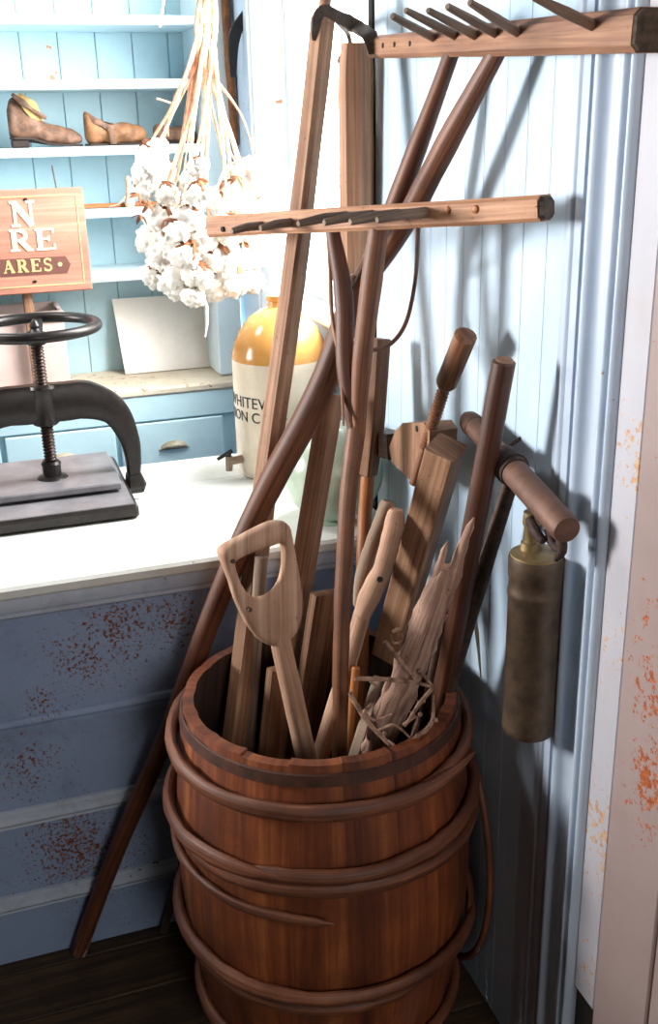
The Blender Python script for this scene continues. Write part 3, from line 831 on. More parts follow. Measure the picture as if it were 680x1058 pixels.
# ---- loose boards and sticks deeper in the barrel
def inner_stick(name, label, cat, lowpx, zl, toppx, Yt, r, mat, prof=None, up=None, r2=None, wob=.001, group=None):
    l = onZ(*lowpx, zl); t = onY(*toppx, Yt); b = to_floor(l, t, r)
    mb = MB(); mb.sweep([b, l, t], r, prof, up=up, rad2=r2, wob=wob, seg=14, ends=(0, .002))
    return solo(name, mb, mat, label, cat, b, group)
inner_stick('wide_board', 'dull brown board end behind the D-shaped grip shaft inside the barrel', 'board', (318, 735), .58, (338, 612), 1.60, .030, M['brown'], rrect(1, 1, .1), (.3, -.95, 0), .010)
inner_stick('dark_board', 'dark board low in the barrel to the left of the D-shaped grip shaft', 'board', (282, 765), .56, (290, 690), 1.585, .024, M['brown'], rrect(1, 1, .1), (.3, -.95, 0), .010)
inner_stick('grey_stick', 'dull grey stick beside the flail handle at the left barrel rim', 'stick', (259, 738), .585, (270, 575), 1.655, .0125, M['greywood'])
inner_stick('orange_stick', 'thin orange brown stick just right of the hand rake handle', 'stick', (360, 768), .60, (368, 690), 1.47, .0075, M['orange'])
inner_stick('grey_lath', 'short grey lath low in the barrel under the twigs', 'lath', (368, 776), .60, (392, 700), 1.47, .010, M['greywood'], rrect(1, .5, .2))
inner_stick('thin_dark_stick', 'thin dark stick between splintered stake and dark pole', 'stick', (437, 735), .63, (466, 608), 1.36, .006, M['strap'])

# ---- dry twigs
tw = thing('dry_twigs', 'tangle of dry thorny twigs lying in the front of the barrel', 'twigs', onZ(400, 740, .62))
def cp(x, y): return (340+x/3.53, 500+y/3.53)
twl = [[(95, 710, 1.37), (200, 712, 1.36), (320, 724, 1.34), (382, 742, 1.33)], [(205, 575, 1.39), (260, 645, 1.37), (325, 722, 1.335)], [(382, 740, 1.33), (330, 800, 1.33), (275, 885, 1.32)], [(330, 680, 1.34), (380, 740, 1.325)],
       [(75, 760, 1.39), (120, 840, 1.35), (190, 920, 1.32), (250, 975, 1.295), (300, 1000, 1.275), (312, 985, 1.28), (285, 965, 1.28)], [(120, 840, 1.35), (155, 800, 1.35)], [(265, 970, 1.29), (310, 930, 1.30), (375, 870, 1.31), (380, 770, 1.33)],
       [(215, 1000, 1.28), (240, 960, 1.285), (215, 935, 1.30)], [(190, 980, 1.29), (250, 990, 1.28), (235, 1010, 1.275)], [(150, 720, 1.38), (190, 750, 1.37)], [(270, 880, 1.32), (320, 850, 1.32), (300, 920, 1.31)],
       [(100, 800, 1.39), (160, 860, 1.38), (230, 840, 1.37)], [(230, 540, 1.42), (260, 530, 1.42), (270, 570, 1.42), (235, 580, 1.42), (225, 550, 1.42)], [(180, 900, 1.34), (240, 880, 1.33), (300, 930, 1.31)]]
for i, pts in enumerate(twl):
    mb = MB(); P = [onY(*cp(x_, y_), 1.278+(yy-1.278)*.5) for x_, y_, yy in pts]
    r_ = .0037 if i < 7 else .0026
    mb.sweep(P, [r_, r_, r_*.6], seg=7, smooth=5 if i >= 4 else 0, wob=.0007, wscale=90)
    if i in (4, 6, 2, 10):
        for p in P[1:-1]:
            mb.sweep([p, p+V((random.uniform(-.012, .012), random.uniform(-.01, .01), random.uniform(.004, .014)))], [.0016, .0004], seg=5)
            mb.ball(p+V((.004, -.004, .006)), .0045, 1, .2)
    part('twig', mb, M['twig'], tw)
mb = MB(); mb.sweep([onX(489, 622, .742), onX(493, 655, .744), onX(497, 700, .745)], [.002, .004, .0015], seg=6, rad2=[.001]*3, smooth=4)
mb.sweep([onX(488, 605, .742), onX(489, 622, .742)], .001, seg=5)
solo('straw_stalk', mb, M['straw'], 'pale straw stalk caught against the blue wall behind the barrel', 'straw', onX(497, 700, .745))

# ---- stave-like dark slat between barrel and counter, hoop against the wall
p0 = onZ(167, 957, .003); p1 = onY(192, 880, 1.792)
p0.y = min(p0.y, 1.788)
mb = MB(); mb.sweep([p0, p1, p1+(p1-p0)*.5], .008, rrect(1, .5, .2), up=(0, -1, 0)); solo('dark_stave', mb, M['strap'], 'dark loose stave on the floor leaning on the counter behind the barrel', 'stave', p0)
mb = MB(); pts = []
for i in range(56):
    a = 2*PI*i/56
    yy = 1.575+.215*math.cos(a); zz = .292+.285*math.sin(a)
    pts.append((W-.016-.0+(.0), yy, zz))
mb.sweep(pts, .0075, seg=13, closed=True, up=(1, 0, 0), rad2=.007)
solo('loose_hoop', mb, M['hoop'], 'loose dark hoop on the floor leaning on the blue wall behind the barrel', 'hoop', (W-.016, 1.575, 0))

# ------------------------------------------------------------------ brass sprayer on the wall
cyl_c = V((.706, 1.197, 0))
zt, zb = onX(553, 572, .706).z, onX(548, 757, .706).z
spy = thing('garden_sprayer', 'tarnished brass hand sprayer hung on the wall, slanting tube above an upright can', 'sprayer', (cyl_c.x, cyl_c.y, zb))
R_ = .039
H_ = zt-zb
prof = [(R_*.9, zb), (R_*1.0, zb+.004), (R_*1.03, zb+.012), (R_*1.0, zb+.022), (R_*.99, zb+.03), (R_*.985, zb+.06), (R_*.985, zt-.065), (R_*1.02, zt-.06), (R_*1.02, zt-.054), (R_*.985, zt-.05), (R_*.985, zt-.035), (R_*1.02, zt-.03), (R_*1.03, zt-.004), (R_*1.0, zt)]
part('can', MB().lathe(prof, 40, Matrix.Translation(V((cyl_c.x, cyl_c.y, 0)))), M['brass'], spy, 40)
part('can_lid', MB().lathe([(R_*.97, zt-.001), (R_*.96, zt+.003), (R_*.4, zt+.006), (.001, zt+.006)], 40, Matrix.Translation(V((cyl_c.x, cyl_c.y, 0))), True, False), M['brasslid'], spy, 40)
nk = V((cyl_c.x-.004, cyl_c.y+.012, 0))
part('neck', MB().lathe([(.015, zt+.005), (.014, zt+.016), (.010, zt+.018), (.0105, zt+.04), (.013, zt+.044), (.012, zt+.062)], 20, Matrix.Translation(nk)), M['brasslid'], spy, 40)
ta = onX(484, 434, .722); tb = onX(586, 548, .690)
td = (tb-ta)
part('pump_tube', MB().sweep([ta+td*.50, ta+td*.56, tb-td*.02, tb], [.021, .0205, .0205, .0185], seg=20, wob=.0006), M['rusttube'], spy, 40)
part('plunger_tube', MB().sweep([ta+td*.02, ta+td*.46], [.0165, .0165], seg=18, wob=.0006), M['rusttube'], spy, 40)
part('plunger_knob', MB().sweep([ta-td*.02, ta+td*.01, ta+td*.05, ta+td*.08], [.012, .017, .019, .017], seg=18), M['rusttube'], spy, 40)
mb = MB(); 
for t0, t1, rr in ((.40, .44, .023), (.44, .50, .0255), (.50, .53, .023)): mb.sweep([ta+td*t0, ta+td*t1], [rr, rr], seg=20)
part('collar', mb, M['rustdark'], spy, 40)
mb = MB(); e = tb-td*.02
mb.sweep([e+V((0, .01, -.004)), e+V((0, .004, -.03)), e+V((-.002, .012, -.05))], [.008, .007, .005], seg=12, smooth=4, wob=.003, wscale=70)
mb.sweep([e+V((0, .04, -.016)), e+V((-.004, .02, -.03)), e+V((0, .0, -.034))], [.007, .005, .004], seg=12, smooth=4, wob=.003, wscale=70)
mb.sweep([e+V((-.012, .07, -.01)), e+V((-.014, .05, -.022)), e+V((-.012, .03, -.028))], [.006, .009, .004], seg=12, smooth=4, wob=.004, wscale=70)
part('nozzle', mb, M['rustdark'], spy, 40)
mb = MB(); wq = onX(500, 425, W-.001); mb.sweep([V((W+.002, ta.y+td.y*.3, ta.z+td.z*.3+.012)), V((.70, ta.y+td.y*.3, ta.z+td.z*.3-.022)), V((.695, ta.y+td.y*.3, ta.z+td.z*.3-.005))], .003, seg=6)
part('wall_hook', mb, M['rustdark'], spy)

# ------------------------------------------------------------------ copying press on the counter
PX, PY = .105, 2.25
pz = CT
cp_ = thing('copying_press', 'black cast iron copying press with hand wheel and screw on the white counter', 'press', (PX, PY, CT))
bz = CT+.030
part('bed', MB().bx(PX-.158, PX+.158, 2.062, 2.44, CT+.001, bz, .006), M['iron'], cp_)
part('bed_plate', MB().bx(PX-.150, PX+.150, 2.07, 2.432, bz-.001, bz+.0025, .001), M['platen'], cp_)
part('platen', MB().bx(PX-.138, PX+.138, 2.155, 2.405, bz+.008, bz+.024, .003), M['platen'], cp_)
ztop = onY(40, 418, PY).z
mb = MB()
hx = .176
path = [V((PX-hx, PY, bz-.006)), V((PX-hx-.002, PY, bz+.05)), V((PX-hx+.004, PY, ztop-.09)), V((PX-hx+.03, PY, ztop-.03)), V((PX-hx+.085, PY, ztop)), V((PX-.04, PY, ztop+.002)), V((PX+.04, PY, ztop+.002)), V((PX+hx-.085, PY, ztop)), V((PX+hx-.03, PY, ztop-.03)), V((PX+hx-.004, PY, ztop-.09)), V((PX+hx+.002, PY, bz+.05)), V((PX+hx, PY, bz-.006))]
mb.sweep(path, [.018]*12, rrect(1, 1, .3), up=(1, 0, 0), smooth=6, rad2=[.013, .017, .022, .031, .040, .041, .041, .040, .031, .022, .017, .013])
part('arch', mb, M['iron'], cp_, 40)
for sx in (-1, 1):
    mb = MB(); mb.sweep([V((PX+sx*hx, PY, bz+.012)), V((PX+sx*(hx+.004), PY, bz-.012)), V((PX+sx*(hx-.001), PY, CT+.006))], [.020, .024, .024], rrect(1, 1, .3), up=(1, 0, 0), rad2=[.016, .022, .02])
    part('foot', mb, M['iron'], cp_, 40)
    mb = MB(); mb.sweep([V((PX+sx*(hx-.03), PY-.06, CT+.02)), V((PX+sx*(hx+.012), PY-.06, CT+.02))], .006, seg=12)
    part('bed_pin', mb, M['iron'], cp_, 40)
part('boss', MB().lathe([(.024, ztop-.045), (.028, ztop-.042), (.026, ztop-.03), (.026, ztop+.03), (.030, ztop+.036), (.028, ztop+.042), (.018, ztop+.043)], 24, Matrix.Translation(V((PX, PY, 0)))), M['iron'], cp_, 40)
wz = onY(40, 341, PY).z
mb = MB(); n_ = 200; z0, z1 = bz+.05, wz-.01
pr_ = [(.0125+.0018*math.sin(2*PI*i/5), z0+(z1-z0)*i/n_) for i in range(n_+1)]
mb.lathe(pr_, 16, Matrix.Translation(V((PX, PY, 0)))); part('screw', mb, M['screw'], cp_, 60)
part('screw_foot', MB().lathe([(.034, bz+.024), (.030, bz+.028), (.020, bz+.030), (.020, bz+.052), (.022, bz+.056), (.018, bz+.062), (.013, bz+.063)], 20, Matrix.Translation(V((PX, PY, 0)))), M['iron'], cp_, 40)
RW = .128
wh = part('hand_wheel', MB().sweep([(PX+RW*math.cos(2*PI*i/48), PY+RW*math.sin(2*PI*i/48), wz+.006) for i in range(48)], .0115, seg=12, closed=True, up=(0, 0, 1)), M['iron'], cp_, 60)
mb = MB()
for a in (PI/2-.12, PI/2+2*PI/3-.12, PI/2+4*PI/3-.12):
    mb.sweep([(PX+.012*math.cos(a), PY+.012*math.sin(a), wz-.014), (PX+.06*math.cos(a), PY+.06*math.sin(a), wz-.014), (PX+RW*math.cos(a), PY+RW*math.sin(a), wz+.004)], [.012, .011, .010], rrect(1, .5, .4), up=(0, 0, 1), smooth=4)
part('spoke', mb, M['iron'], wh, 40)
part('hub', MB().lathe([(.018, wz-.03), (.022, wz-.026), (.022, wz-.006), (.014, wz-.002), (.009, wz+.004), (.011, wz+.010), (.006, wz+.02), (.001, wz+.024)], 20, Matrix.Translation(V((PX, PY, 0)))), M['iron'], wh, 40)

# ------------------------------------------------------------------ stoneware jug
JC = V((.640, 2.27, 0)); JR = .110
jz = lambda py: onY(292, py, JC.y-JR*.7).z
z_sh = onY(245, 372, JC.y).z; z_top = onY(290, 317, JC.y).z
jg = thing('stoneware_jug', 'large cream stoneware jug with ochre shoulder, black lettering and a tap', 'jug', (JC.x, JC.y, CT))
part('body', MB().lathe([(JR*.93, CT+.001), (JR*.98, CT+.006), (JR, CT+.02), (JR, z_sh-.004), (JR*.995, z_sh)], 48, Matrix.Translation(JC), True, False), M['stoneware'], jg, 50)
sh_h = z_top-z_sh
part('shoulder', MB().lathe([(JR*.995, z_sh), (JR*.99, z_sh+sh_h*.1), (JR*.93, z_sh+sh_h*.32), (JR*.80, z_sh+sh_h*.58), (JR*.60, z_sh+sh_h*.82), (JR*.36, z_sh+sh_h*.97), (JR*.22, z_sh+sh_h*1.02), (JR*.19, z_sh+sh_h*1.12), (JR*.22, z_sh+sh_h*1.14), (JR*.22, z_sh+sh_h*1.24), (JR*.14, z_sh+sh_h*1.25)], 48, Matrix.Translation(JC), False, True), M['ochre'], jg, 50)
def text_mesh(body, size, ext=.0005):
    cu_ = bpy.data.curves.new('txt', 'FONT'); cu_.body = body; cu_.size = size; cu_.extrude = ext; cu_.resolution_u = 4
    ob = bpy.data.objects.new('txt', cu_); COL.objects.link(ob)
    dg = bpy.context.evaluated_depsgraph_get(); dg.update()
    me = bpy.data.meshes.new_from_object(ob.evaluated_get(dg))
    vs = [v.co.copy() for v in me.vertices]; fs = [tuple(p.vertices) for p in me.polygons]
    bpy.data.objects.remove(ob); bpy.data.curves.remove(cu_); bpy.data.meshes.remove(me)
    return vs, fs
mb = MB()
def ang_at(px, py):   # angle on the jug where the pixel's ray meets its side
    d = ray(px, py); ox, oy = CAM.x-JC.x, CAM.y-JC.y
    a = d.x**2+d.y**2; b = 2*(ox*d.x+oy*d.y); c = ox*ox+oy*oy-JR*JR
    t = (-b-math.sqrt(max(b*b-4*a*c, 0)))/(2*a); p = CAM+d*t
    return math.atan2(p.y-JC.y, p.x-JC.x), p.z
def jug_text(body, size, px, py):
    a_s, z = ang_at(px, py)
    vs, fs = text_mesh(body, size)
    b0 = len(mb.v)
    for v in vs:
        a = a_s+v.x/JR; r = JR+.0004+v.z
        mb.v.append(V((JC.x+r*math.cos(a), JC.y+r*math.sin(a), z+v.y)))
    for f in fs: mb.face(tuple(b0+i for i in f), [(0, 0)]*len(f))
for body_, sz_, px_, py_ in (('WHITEW', .036, 241, 414), ('TION C', .034, 241.5, 428), (':', .036, 294, 434)):
    mb = MB(); jug_text(body_, sz_, px_, py_); part('lettering', mb, M['ink'], jg)
a_t, z_t = ang_at(250, 474)
td_ = V((math.cos(a_t), math.sin(a_t), 0)); tp = V((JC.x+JR*td_.x, JC.y+JR*td_.y, CT+.045))
mb = MB(); mb.sweep([tp-td_*.01, tp+td_*.035], [.010, .009], seg=12); mb.sweep([tp+td_*.032+V((0, 0, .012)), tp+td_*.034+V((0, 0, -.022))], [.009, .008], seg=12)
part('tap', mb, M['greywood'], jg)
mb = MB(); c = tp+td_*.033+V((0, 0, .018)); mb.sweep([c+V((-.028, -.006, -.008)), c+V((.008, .002, .006))], [.004, .005], seg=12); mb.sweep([c-V((0, 0, .012)), c+V((0, 0, .006))], .006, seg=14)
part('tap_lever', mb, M['iron'], jg)

# round crock on the counter behind the handles
gc = onZ(363, 545, CT); gc = V((.641, 1.91, CT)); gr = .104
gp = [(.05, CT+.001)]
for i in range(1, 15):
    a = -PI/2+PI*i/15*.93+.12; gp.append((gr*math.cos(a), CT+gr*1.0+gr*math.sin(a)))
gp += [(.012, CT+gr*1.99)]
solo('round_crock', MB().lathe(gp, 48, Matrix.Translation(V((gc.x, gc.y, 0)))), M['green'], 'rounded pale green crock on the counter, mostly hidden behind the barrel handles', 'crock', gc, sharp=50)

# ------------------------------------------------------------------ sign
SY = 2.975
sg0 = onY(0, 250, SY); sgR = onY(90, 245, SY).x
zt_, zb_ = onY(88, 193, SY).z, onY(92, 299, SY).z
sgL = sgR-.62
sg = thing('shop_sign', 'red brown wooden sign board with cream and ochre lettering standing before the shelves', 'sign', ((sgL+sgR)/2, SY, .90))
sb_ = part('board', MB().bx(sgL, sgR, SY-.011, SY+.011, zb_, zt_, .003), M['sign'], sg)
mb = MB()
mb.bx(sgL+.02, sgR-.02, SY-.0125, SY-.0108, zt_-.020, zt_-.017, .0005); mb.bx(sgL+.02, sgR-.02, SY-.0125, SY-.0108, zb_+.018, zb_+.021, .0005); mb.bx(sgR-.022, sgR-.019, SY-.0125, SY-.0108, zb_+.018, zt_-.017, .0005)
part('border_line', mb, M['ochreletter'], sb_)
mb = MB()   # dark ribbon behind the lowest word
zA, zB = onY(40, 266, SY-.012).z, onY(40, 284, SY-.012).z; xe = onY(73, 272, SY-.012).x
poly = [(sgL+.06, zB), (xe-.012, zB), (xe, (zA+zB)/2), (xe-.012, zA), (sgL+.06, zA)]
mb.prism(poly, lambda x, z, t: V((x, SY-.0112-t, z)), 0, .0008); part('ribbon', mb, M['signband'], sb_)
def stroke(mb, pts, w, fn, t):
    for (x0, y0), (x1, y1) in zip(pts, pts[1:]):
        dx, dy = x1-x0, y1-y0; l = math.hypot(dx, dy) or 1; nx, ny = -dy/l*w/2, dx/l*w/2
        mb.prism([(x0+nx, y0+ny), (x0-nx, y0-ny), (x1-nx, y1-ny), (x1+nx, y1+ny)], fn, 0, t)
def arc(cx_, cy_, rx, ry, a0, a1, n=10): return [(cx_+rx*math.cos(math.radians(a0+(a1-a0)*i/n)), cy_+ry*math.sin(math.radians(a0+(a1-a0)*i/n))) for i in range(n+1)]
def letter(ch):
    """strokes on a unit-high letter: (points, weight) and its width"""
    T, S = .24, .10
    if ch == 'N': return [([(.17, 0), (.17, 1)], S*1.2), ([(.16, .98), (.80, .02)], T), ([(.80, 0), (.80, 1)], S*1.2), ([(0, .965), (.30, .965)], S), ([(0, .035), (.34, .035)], S), ([(.63, .965), (.97, .965)], S)], 1.0
    if ch == 'R': return [([(.2, 0), (.2, 1)], T), ([(.02, .965), (.5, .965)], S), ([(0, .035), (.40, .035)], S), (arc(.46, .73, .22, .235, 90, -90), T*.85), ([(.2, .5), (.5, .5)], S), ([(.45, .5), (.78, .05)], T), ([(.7, .035), (.95, .035)], S)], .95
    if ch == 'E': return [([(.2, 0), (.2, 1)], T), ([(.02, .965), (.78, .965)], S), ([(.02, .035), (.80, .035)], S), ([(.2, .52), (.58, .52)], S), ([(.76, .99), (.76, .76)], S), ([(.79, .01), (.79, .27)], S), ([(.57, .40), (.57, .64)], S)], .86
    if ch == 'A': return [([(.12, 0), (.46, 1)], S), ([(.44, 1), (.80, 0)], T), ([(.22, .34), (.66, .34)], S), ([(0, .035), (.26, .035)], S), ([(.62, .035), (.96, .035)], S)], .96
    if ch == 'S': return [(arc(.38, .75, .26, .22, 30, 270, 12), S*1.5), (arc(.38, .27, .27, .24, 90, -150, 12), S*1.5), ([(.64, .98), (.64, .74)], S), ([(.10, .02), (.10, .28)], S)], .76
    return [(arc(.15, .5, .05, .05, 0, 360, 8), .1)], .3
def word(mb, s_, xr, z0, h, w, gap):
    """letters right-aligned to xr"""
    tot = sum(letter(c)[1] for c in s_)*h*w+gap*(len(s_)-1); x = xr-tot
    for c in s_:
        st_, wd_ = letter(c)
        for q_, (pts, wt_) in enumerate(st_):
            for q2_, (pa, pb_) in enumerate(zip(pts, pts[1:])): stroke(mb, [(pa[0]*w, pa[1]), (pb_[0]*w, pb_[1])], wt_, lambda a, b, t, x=x: V((x+a*h, SY-.0112-t, z0+b*h)), .0022+.00005*q_+.00002*(q2_ % 2))
        x += wd_*h*w+gap
mb = MB()
g = lambda px, py: onY(px, py, SY-.0125)
word(mb, 'N', g(36, 208).x, g(20, 234).z, g(20, 208).z-g(20, 234).z, 1.05, 0)
word(mb, 'RE', g(58, 250).x, g(30, 259).z, g(30, 237).z-g(30, 259).z, 1.15, .006)
part('cream_letters', mb, M['cream'], sb_)
mb = MB(); hh = g(30, 268.5).z-g(30, 281.5).z
word(mb, 'ARES', g(54, 272).x, g(30, 281).z, hh, .95, .006)
c_ = g(62, 273); mb.sweep([c_, c_-V((0, .0012, 0))], .006, seg=14)
part('ochre_letters', mb, M['ochreletter'], sb_)
mb = MB()
for px, py in ((26, 206), (36, 291)):
    p = g(px, py); mb.ball(p, .005, 1, .2, 20, (1.4, .3, .8))
part('nail_hole', mb, M['dark'], sb_)
xs = onY(29, 310, SY).x
part('post', MB().bx(xs-.013, xs+.013, SY+.012, SY+.03, .9, zt_-.05, .003), M['tan'], sg)
mb = MB(); pz_ = onY(58, 193, SY); mb.sweep([(pz_.x, SY, zt_-.002), (pz_.x-.002, SY+.03, zt_+.05), (pz_.x, SY+.06, zt_+.055)], .002, seg=6, smooth=4); part('hanging_wire', mb, M['strap'], sg)

# pale crate behind the press
cx0, cx1 = -.27, onY(70, 370, 3.03).x
cz1 = onY(40, 322, 3.03).z
cr_ = thing('open_crate', 'pale pink wooden crate with open dark top under the sign', 'crate', ((cx0+cx1)/2, 3.12, .90))
part('crate_body', MB().bx(cx0, cx1, 3.02, 3.035, .901, cz1, .003).bx(cx0, cx1, 3.205, 3.22, .901, cz1, .003).bx(cx0, cx0+.015, 3.035, 3.205, .901, cz1, .003).bx(cx1-.015, cx1, 3.035, 3.205, .901, cz1, .003), M['crate'], cr_)
part('crate_bottom', MB().bx(cx0+.015, cx1-.015, 3.035, 3.205, .901, .915, .001), M['dark'], cr_)  # bottom coloured near-black for the shade inside the crate
part('batten', MB().bx(cx0, cx1+.004, 3.014, 3.02, cz1-.03, cz1, .002).bx(cx0, cx1+.004, 3.014, 3.02, .901, .93, .002), M['crate'], cr_)

# ------------------------------------------------------------------ shoes on the third shelf
zsh = onY(100, 156, SF).z+.0125
def shoe(name, label, x0, x1, y, secs, mats, heel, flap=None, wid=.034, group=None):
    """secs: (t along, z bottom, z top, half width factor)"""
    o = thing(name, label, 'shoe', ((x0+x1)/2, y, zsh), group)
    L = x1-x0; rings = []
    for t, zb0, zt0, wf in secs:
        ring = []
        for j in range(16):
            a = 2*PI*j/16; c, s_ = math.cos(a), math.sin(a)
            zz = (zb0+zt0)/2+(zt0-zb0)/2*math.copysign(abs(s_)**.7, s_)
            w = wid*wf*math.copysign(abs(c)**.8, c)*(1-.25*max(s_, 0))
            ring.append(V((x0+L*t, y+w, zsh+zz)))
        rings.append(ring)
    rr = []
    for i in range(len(rings)-1):
        for k_ in range(4):
            t = k_/4; r0, r1, r2, r3 = rings[max(i-1, 0)], rings[i], rings[i+1], rings[min(i+2, len(rings)-1)]
            rr.append([.5*((2*b)+(c-a)*t+(2*a-5*b+4*c-d)*t*t+(-a+3*b-3*c+d)*t**3) for a, b, c, d in zip(r0, r1, r2, r3)])
    rr.append(rings[-1])
    off = random.random()*9
    rr = [[p+V((0, 1, .6))*noise.noise(p*38+V((off, 0, 0)))*.009 for p in r] for r in rr]
    mb = MB(); mb.rings(rr, [j*.01 for j in range(17)], [i*.01 for i in range(len(rr))])
    part('upper', mb, mats[0], o, 60)
    mb = MB(); so_ = []
    for t, wf in ((.0, .6), (.06, .85), (.3, .75), (.55, .85), (.8, 1.0), (.95, .7), (1.0, .35)):
        so_.append((x0+L*t, wid*wf*1.05))
    poly = [(a, y-b) for a, b in so_]+[(a, y+b) for a, b in so_[::-1]]
    mb.prism(poly, lambda x_, y_, t: V((x_, y_, zsh+secs_z(x_, x0, L, heel)+t)), 0, .006)
    so2 = part('sole', mb, M['sole'], o)
    if heel:
        mb = MB(); mb.bx(x0+.002, x0+L*.26, y-wid*.75, y+wid*.75, zsh, zsh+heel, .004); part('heel', mb, M['sole'], o)
    if flap: flap(o, x0, L, y)
    return o
def secs_z(x_, x0, L, heel):
    t = (x_-x0)/L
    return heel*max(0, min(1, (.62-t)/.34)) if heel else 0
def boot_flap(o, x0, L, y):
    mb = MB()
    for k_, (dy) in enumerate((-.016, .012)):
        mb.sweep([V((x0+L*.16, y+dy, zsh+.132)), V((x0+L*.30, y+dy*1.4, zsh+.108)), V((x0+L*.40, y+dy, zsh+.075)), V((x0+L*.46, y, zsh+.06))], [.010, .018, .016, .006], rrect(1, .25, .3), up=(0, -1, .3), smooth=5, wob=.006, wscale=40)
    part('tongue', mb, M['lining'], o, 50, 'yellowed torn lining')
    mb = MB(); mb.sweep([V((x0+L*.10, y-.025, zsh+.138)), V((x0+L*.24, y-.034, zsh+.112)), V((x0+L*.40, y-.03, zsh+.09)), V((x0+L*.52, y-.024, zsh+.074))], .006, rrect(1, .4, .3), up=(0, -1, 0), smooth=5, wob=.004, wscale=40)
    part('torn_edge', mb, M['leather'], o, 50)
xa, xb = onY(11, 150, 3.14).x, onY(85, 148, 3.14).x
shoe('old_boot', 'collapsed brown leather ankle boot with yellow lining on the shelf above the sign', xa, xb, 3.14,
     [(0, .03, .10, .55), (.06, .018, .125, .8), (.2, .02, .125, .85), (.36, .016, .09, .8), (.5, .008, .066, .8), (.68, .006, .056, .98), (.85, .006, .046, .95), (.97, .008, .034, .55), (1.0, .012, .026, .25)], (M['leather'],), .022, boot_flap)
def low_flap(o, x0, L, y):
    mb = MB()
    mb.sweep([V((x0+L*.02, y-.012, zsh+.082)), V((x0+L*.2, y-.026, zsh+.062)), V((x0+L*.38, y-.026, zsh+.048)), V((x0+L*.55, y-.018, zsh+.052))], .007, rrect(1, .35, .3), up=(0, -1, .2), smooth=5, wob=.005, wscale=40)
    mb.sweep([V((x0+L*.38, y-.03, zsh+.05)), V((x0+L*.41, y-.036, zsh+.03)), V((x0+L*.42, y-.034, zsh+.004))], .008, rrect(1, .3, .3), up=(0, -1, 0), smooth=4)
    part('strap', mb, M['leather'], o, 50)
    mb = MB(); mb.sweep([V((x0+L*.14, y, zsh+.066)), V((x0+L*.5, y, zsh+.05))], [.012, .012], rrect(1, .5, .3), up=(0, 0, 1)); part('insole', mb, M['sole'], o)
xa, xb = onY(89, 150, 3.13).x, onY(152, 148, 3.13).x
shoe('old_shoe', 'flattened tan leather low shoe next to the ankle boot on the shelf', xa, xb, 3.13,
     [(0, .02, .085, .5), (.05, .006, .09, .8), (.2, .005, .075, .9), (.4, .005, .058, .85), (.6, .005, .06, 1.0), (.8, .005, .055, 1.0), (.95, .006, .045, .7), (1.0, .01, .03, .3)], (M['leather2'],), 0, low_flap)
xa, xb = onY(160, 150, 3.14).x, onY(204, 148, 3.14).x
shoe('dark_shoe', 'dark brown worn shoe half hidden behind the cotton stems on the shelf', xa, xb, 3.14,
     [(0, .01, .05, .5), (.1, .005, .055, .85), (.4, .005, .045, .9), (.7, .005, .045, 1.0), (.92, .006, .035, .7), (1.0, .01, .025, .3)], (M['leather'],), 0)
# brown lath and a dried seed pod on the fourth shelf
z4 = onY(100, 221, SF).z+.0125
l0, l1 = onY(86, 217, 3.09), onY(160, 214, 3.12)
mb = MB(); mb.sweep([V((l0.x-.1, 3.085, z4+.006)), V((l0.x+.02, 3.09, z4+.007)), V((l1.x, 3.10, z4+.006))], .010, rrect(1, .55, .3), up=(0, 0, 1), wob=.001)
solo('brown_lath', mb, M['orange'], 'brown wooden lath lying on the shelf behind the sign', 'lath', V((l0.x, 3.09, z4)))
p = onY(134, 208, 3.07)
mb = MB(); mb.lathe([(.012, z4), (.015, z4+.012), (.010, z4+.035), (.007, z4+.06), (.009, z4+.075), (.003, z4+.085)], 12, Matrix.Translation(V((p.x, 3.068, 0))))
mb.sweep([(p.x-.01, 3.066, z4+.03), (p.x-.03, 3.064, z4+.012), (p.x-.06, 3.062, z4+.004)], [.003, .002, .001], seg=6, smooth=4)
solo('dried_pod', mb, M['stem'], 'small dried orange pod standing on the edge of the shelf right of the sign', 'pod', V((p.x, 3.068, z4)))

# ------------------------------------------------------------------ cotton stalks hanging upside down
cbn = thing('cotton_bunch', 'bunch of dry cotton stalks hanging upside down with fluffy white bolls', 'dried plant', onY(214, 60, 2.45))
crng = random.Random(11)
bolls = [(158, 160, 17), (152, 180, 15), (166, 176, 15), (147, 196, 11), (165, 226, 15), (178, 214, 17), (160, 248, 17), (180, 240, 16), (196, 226, 16), (170, 266, 17), (190, 262, 17), (210, 248, 18), (160, 285, 14), (182, 290, 18), (204, 284, 17), (226, 262, 20), (236, 236, 18), (254, 210, 19), (264, 182, 20), (250, 180, 16), (240, 200, 16), (226, 205, 14), (205, 200, 14), (272, 206, 17), (262, 238, 18), (250, 268, 20), (270, 260, 16), (240, 290, 18), (222, 296, 17), (205, 172, 11), (258, 290, 15), (200, 306, 12), (196, 190, 12), (172, 198, 12)]
def boll_meshes(seed):
    r_ = random.Random(seed); mb = MB(); st0 = random.getstate(); random.seed(seed)
    for k_ in range(5):
        a = 2*PI*k_/5+r_.uniform(-.3, .3)
        mb.ball((.45*math.cos(a), .45*math.sin(a), r_.uniform(-.25, .15)), .62, 3, .55, 26, (1, 1, r_.uniform(.9, 1.25)))
    mb.ball((0, 0, -.35), .6, 3, .6, 26)
    h = MB()
    for k_ in range(4):
        a = 2*PI*k_/4+.4; c, s_ = math.cos(a), math.sin(a)
        h.sweep([(0, 0, .95), (.35*c, .35*s_, .78), (.72*c, .72*s_, .45), (.95*c, .95*s_, .1)], [.06, .20, .17, .02], rrect(1, .22, .3), up=(0, 0, 1), smooth=3)
    random.setstate(st0)
    return mb, h
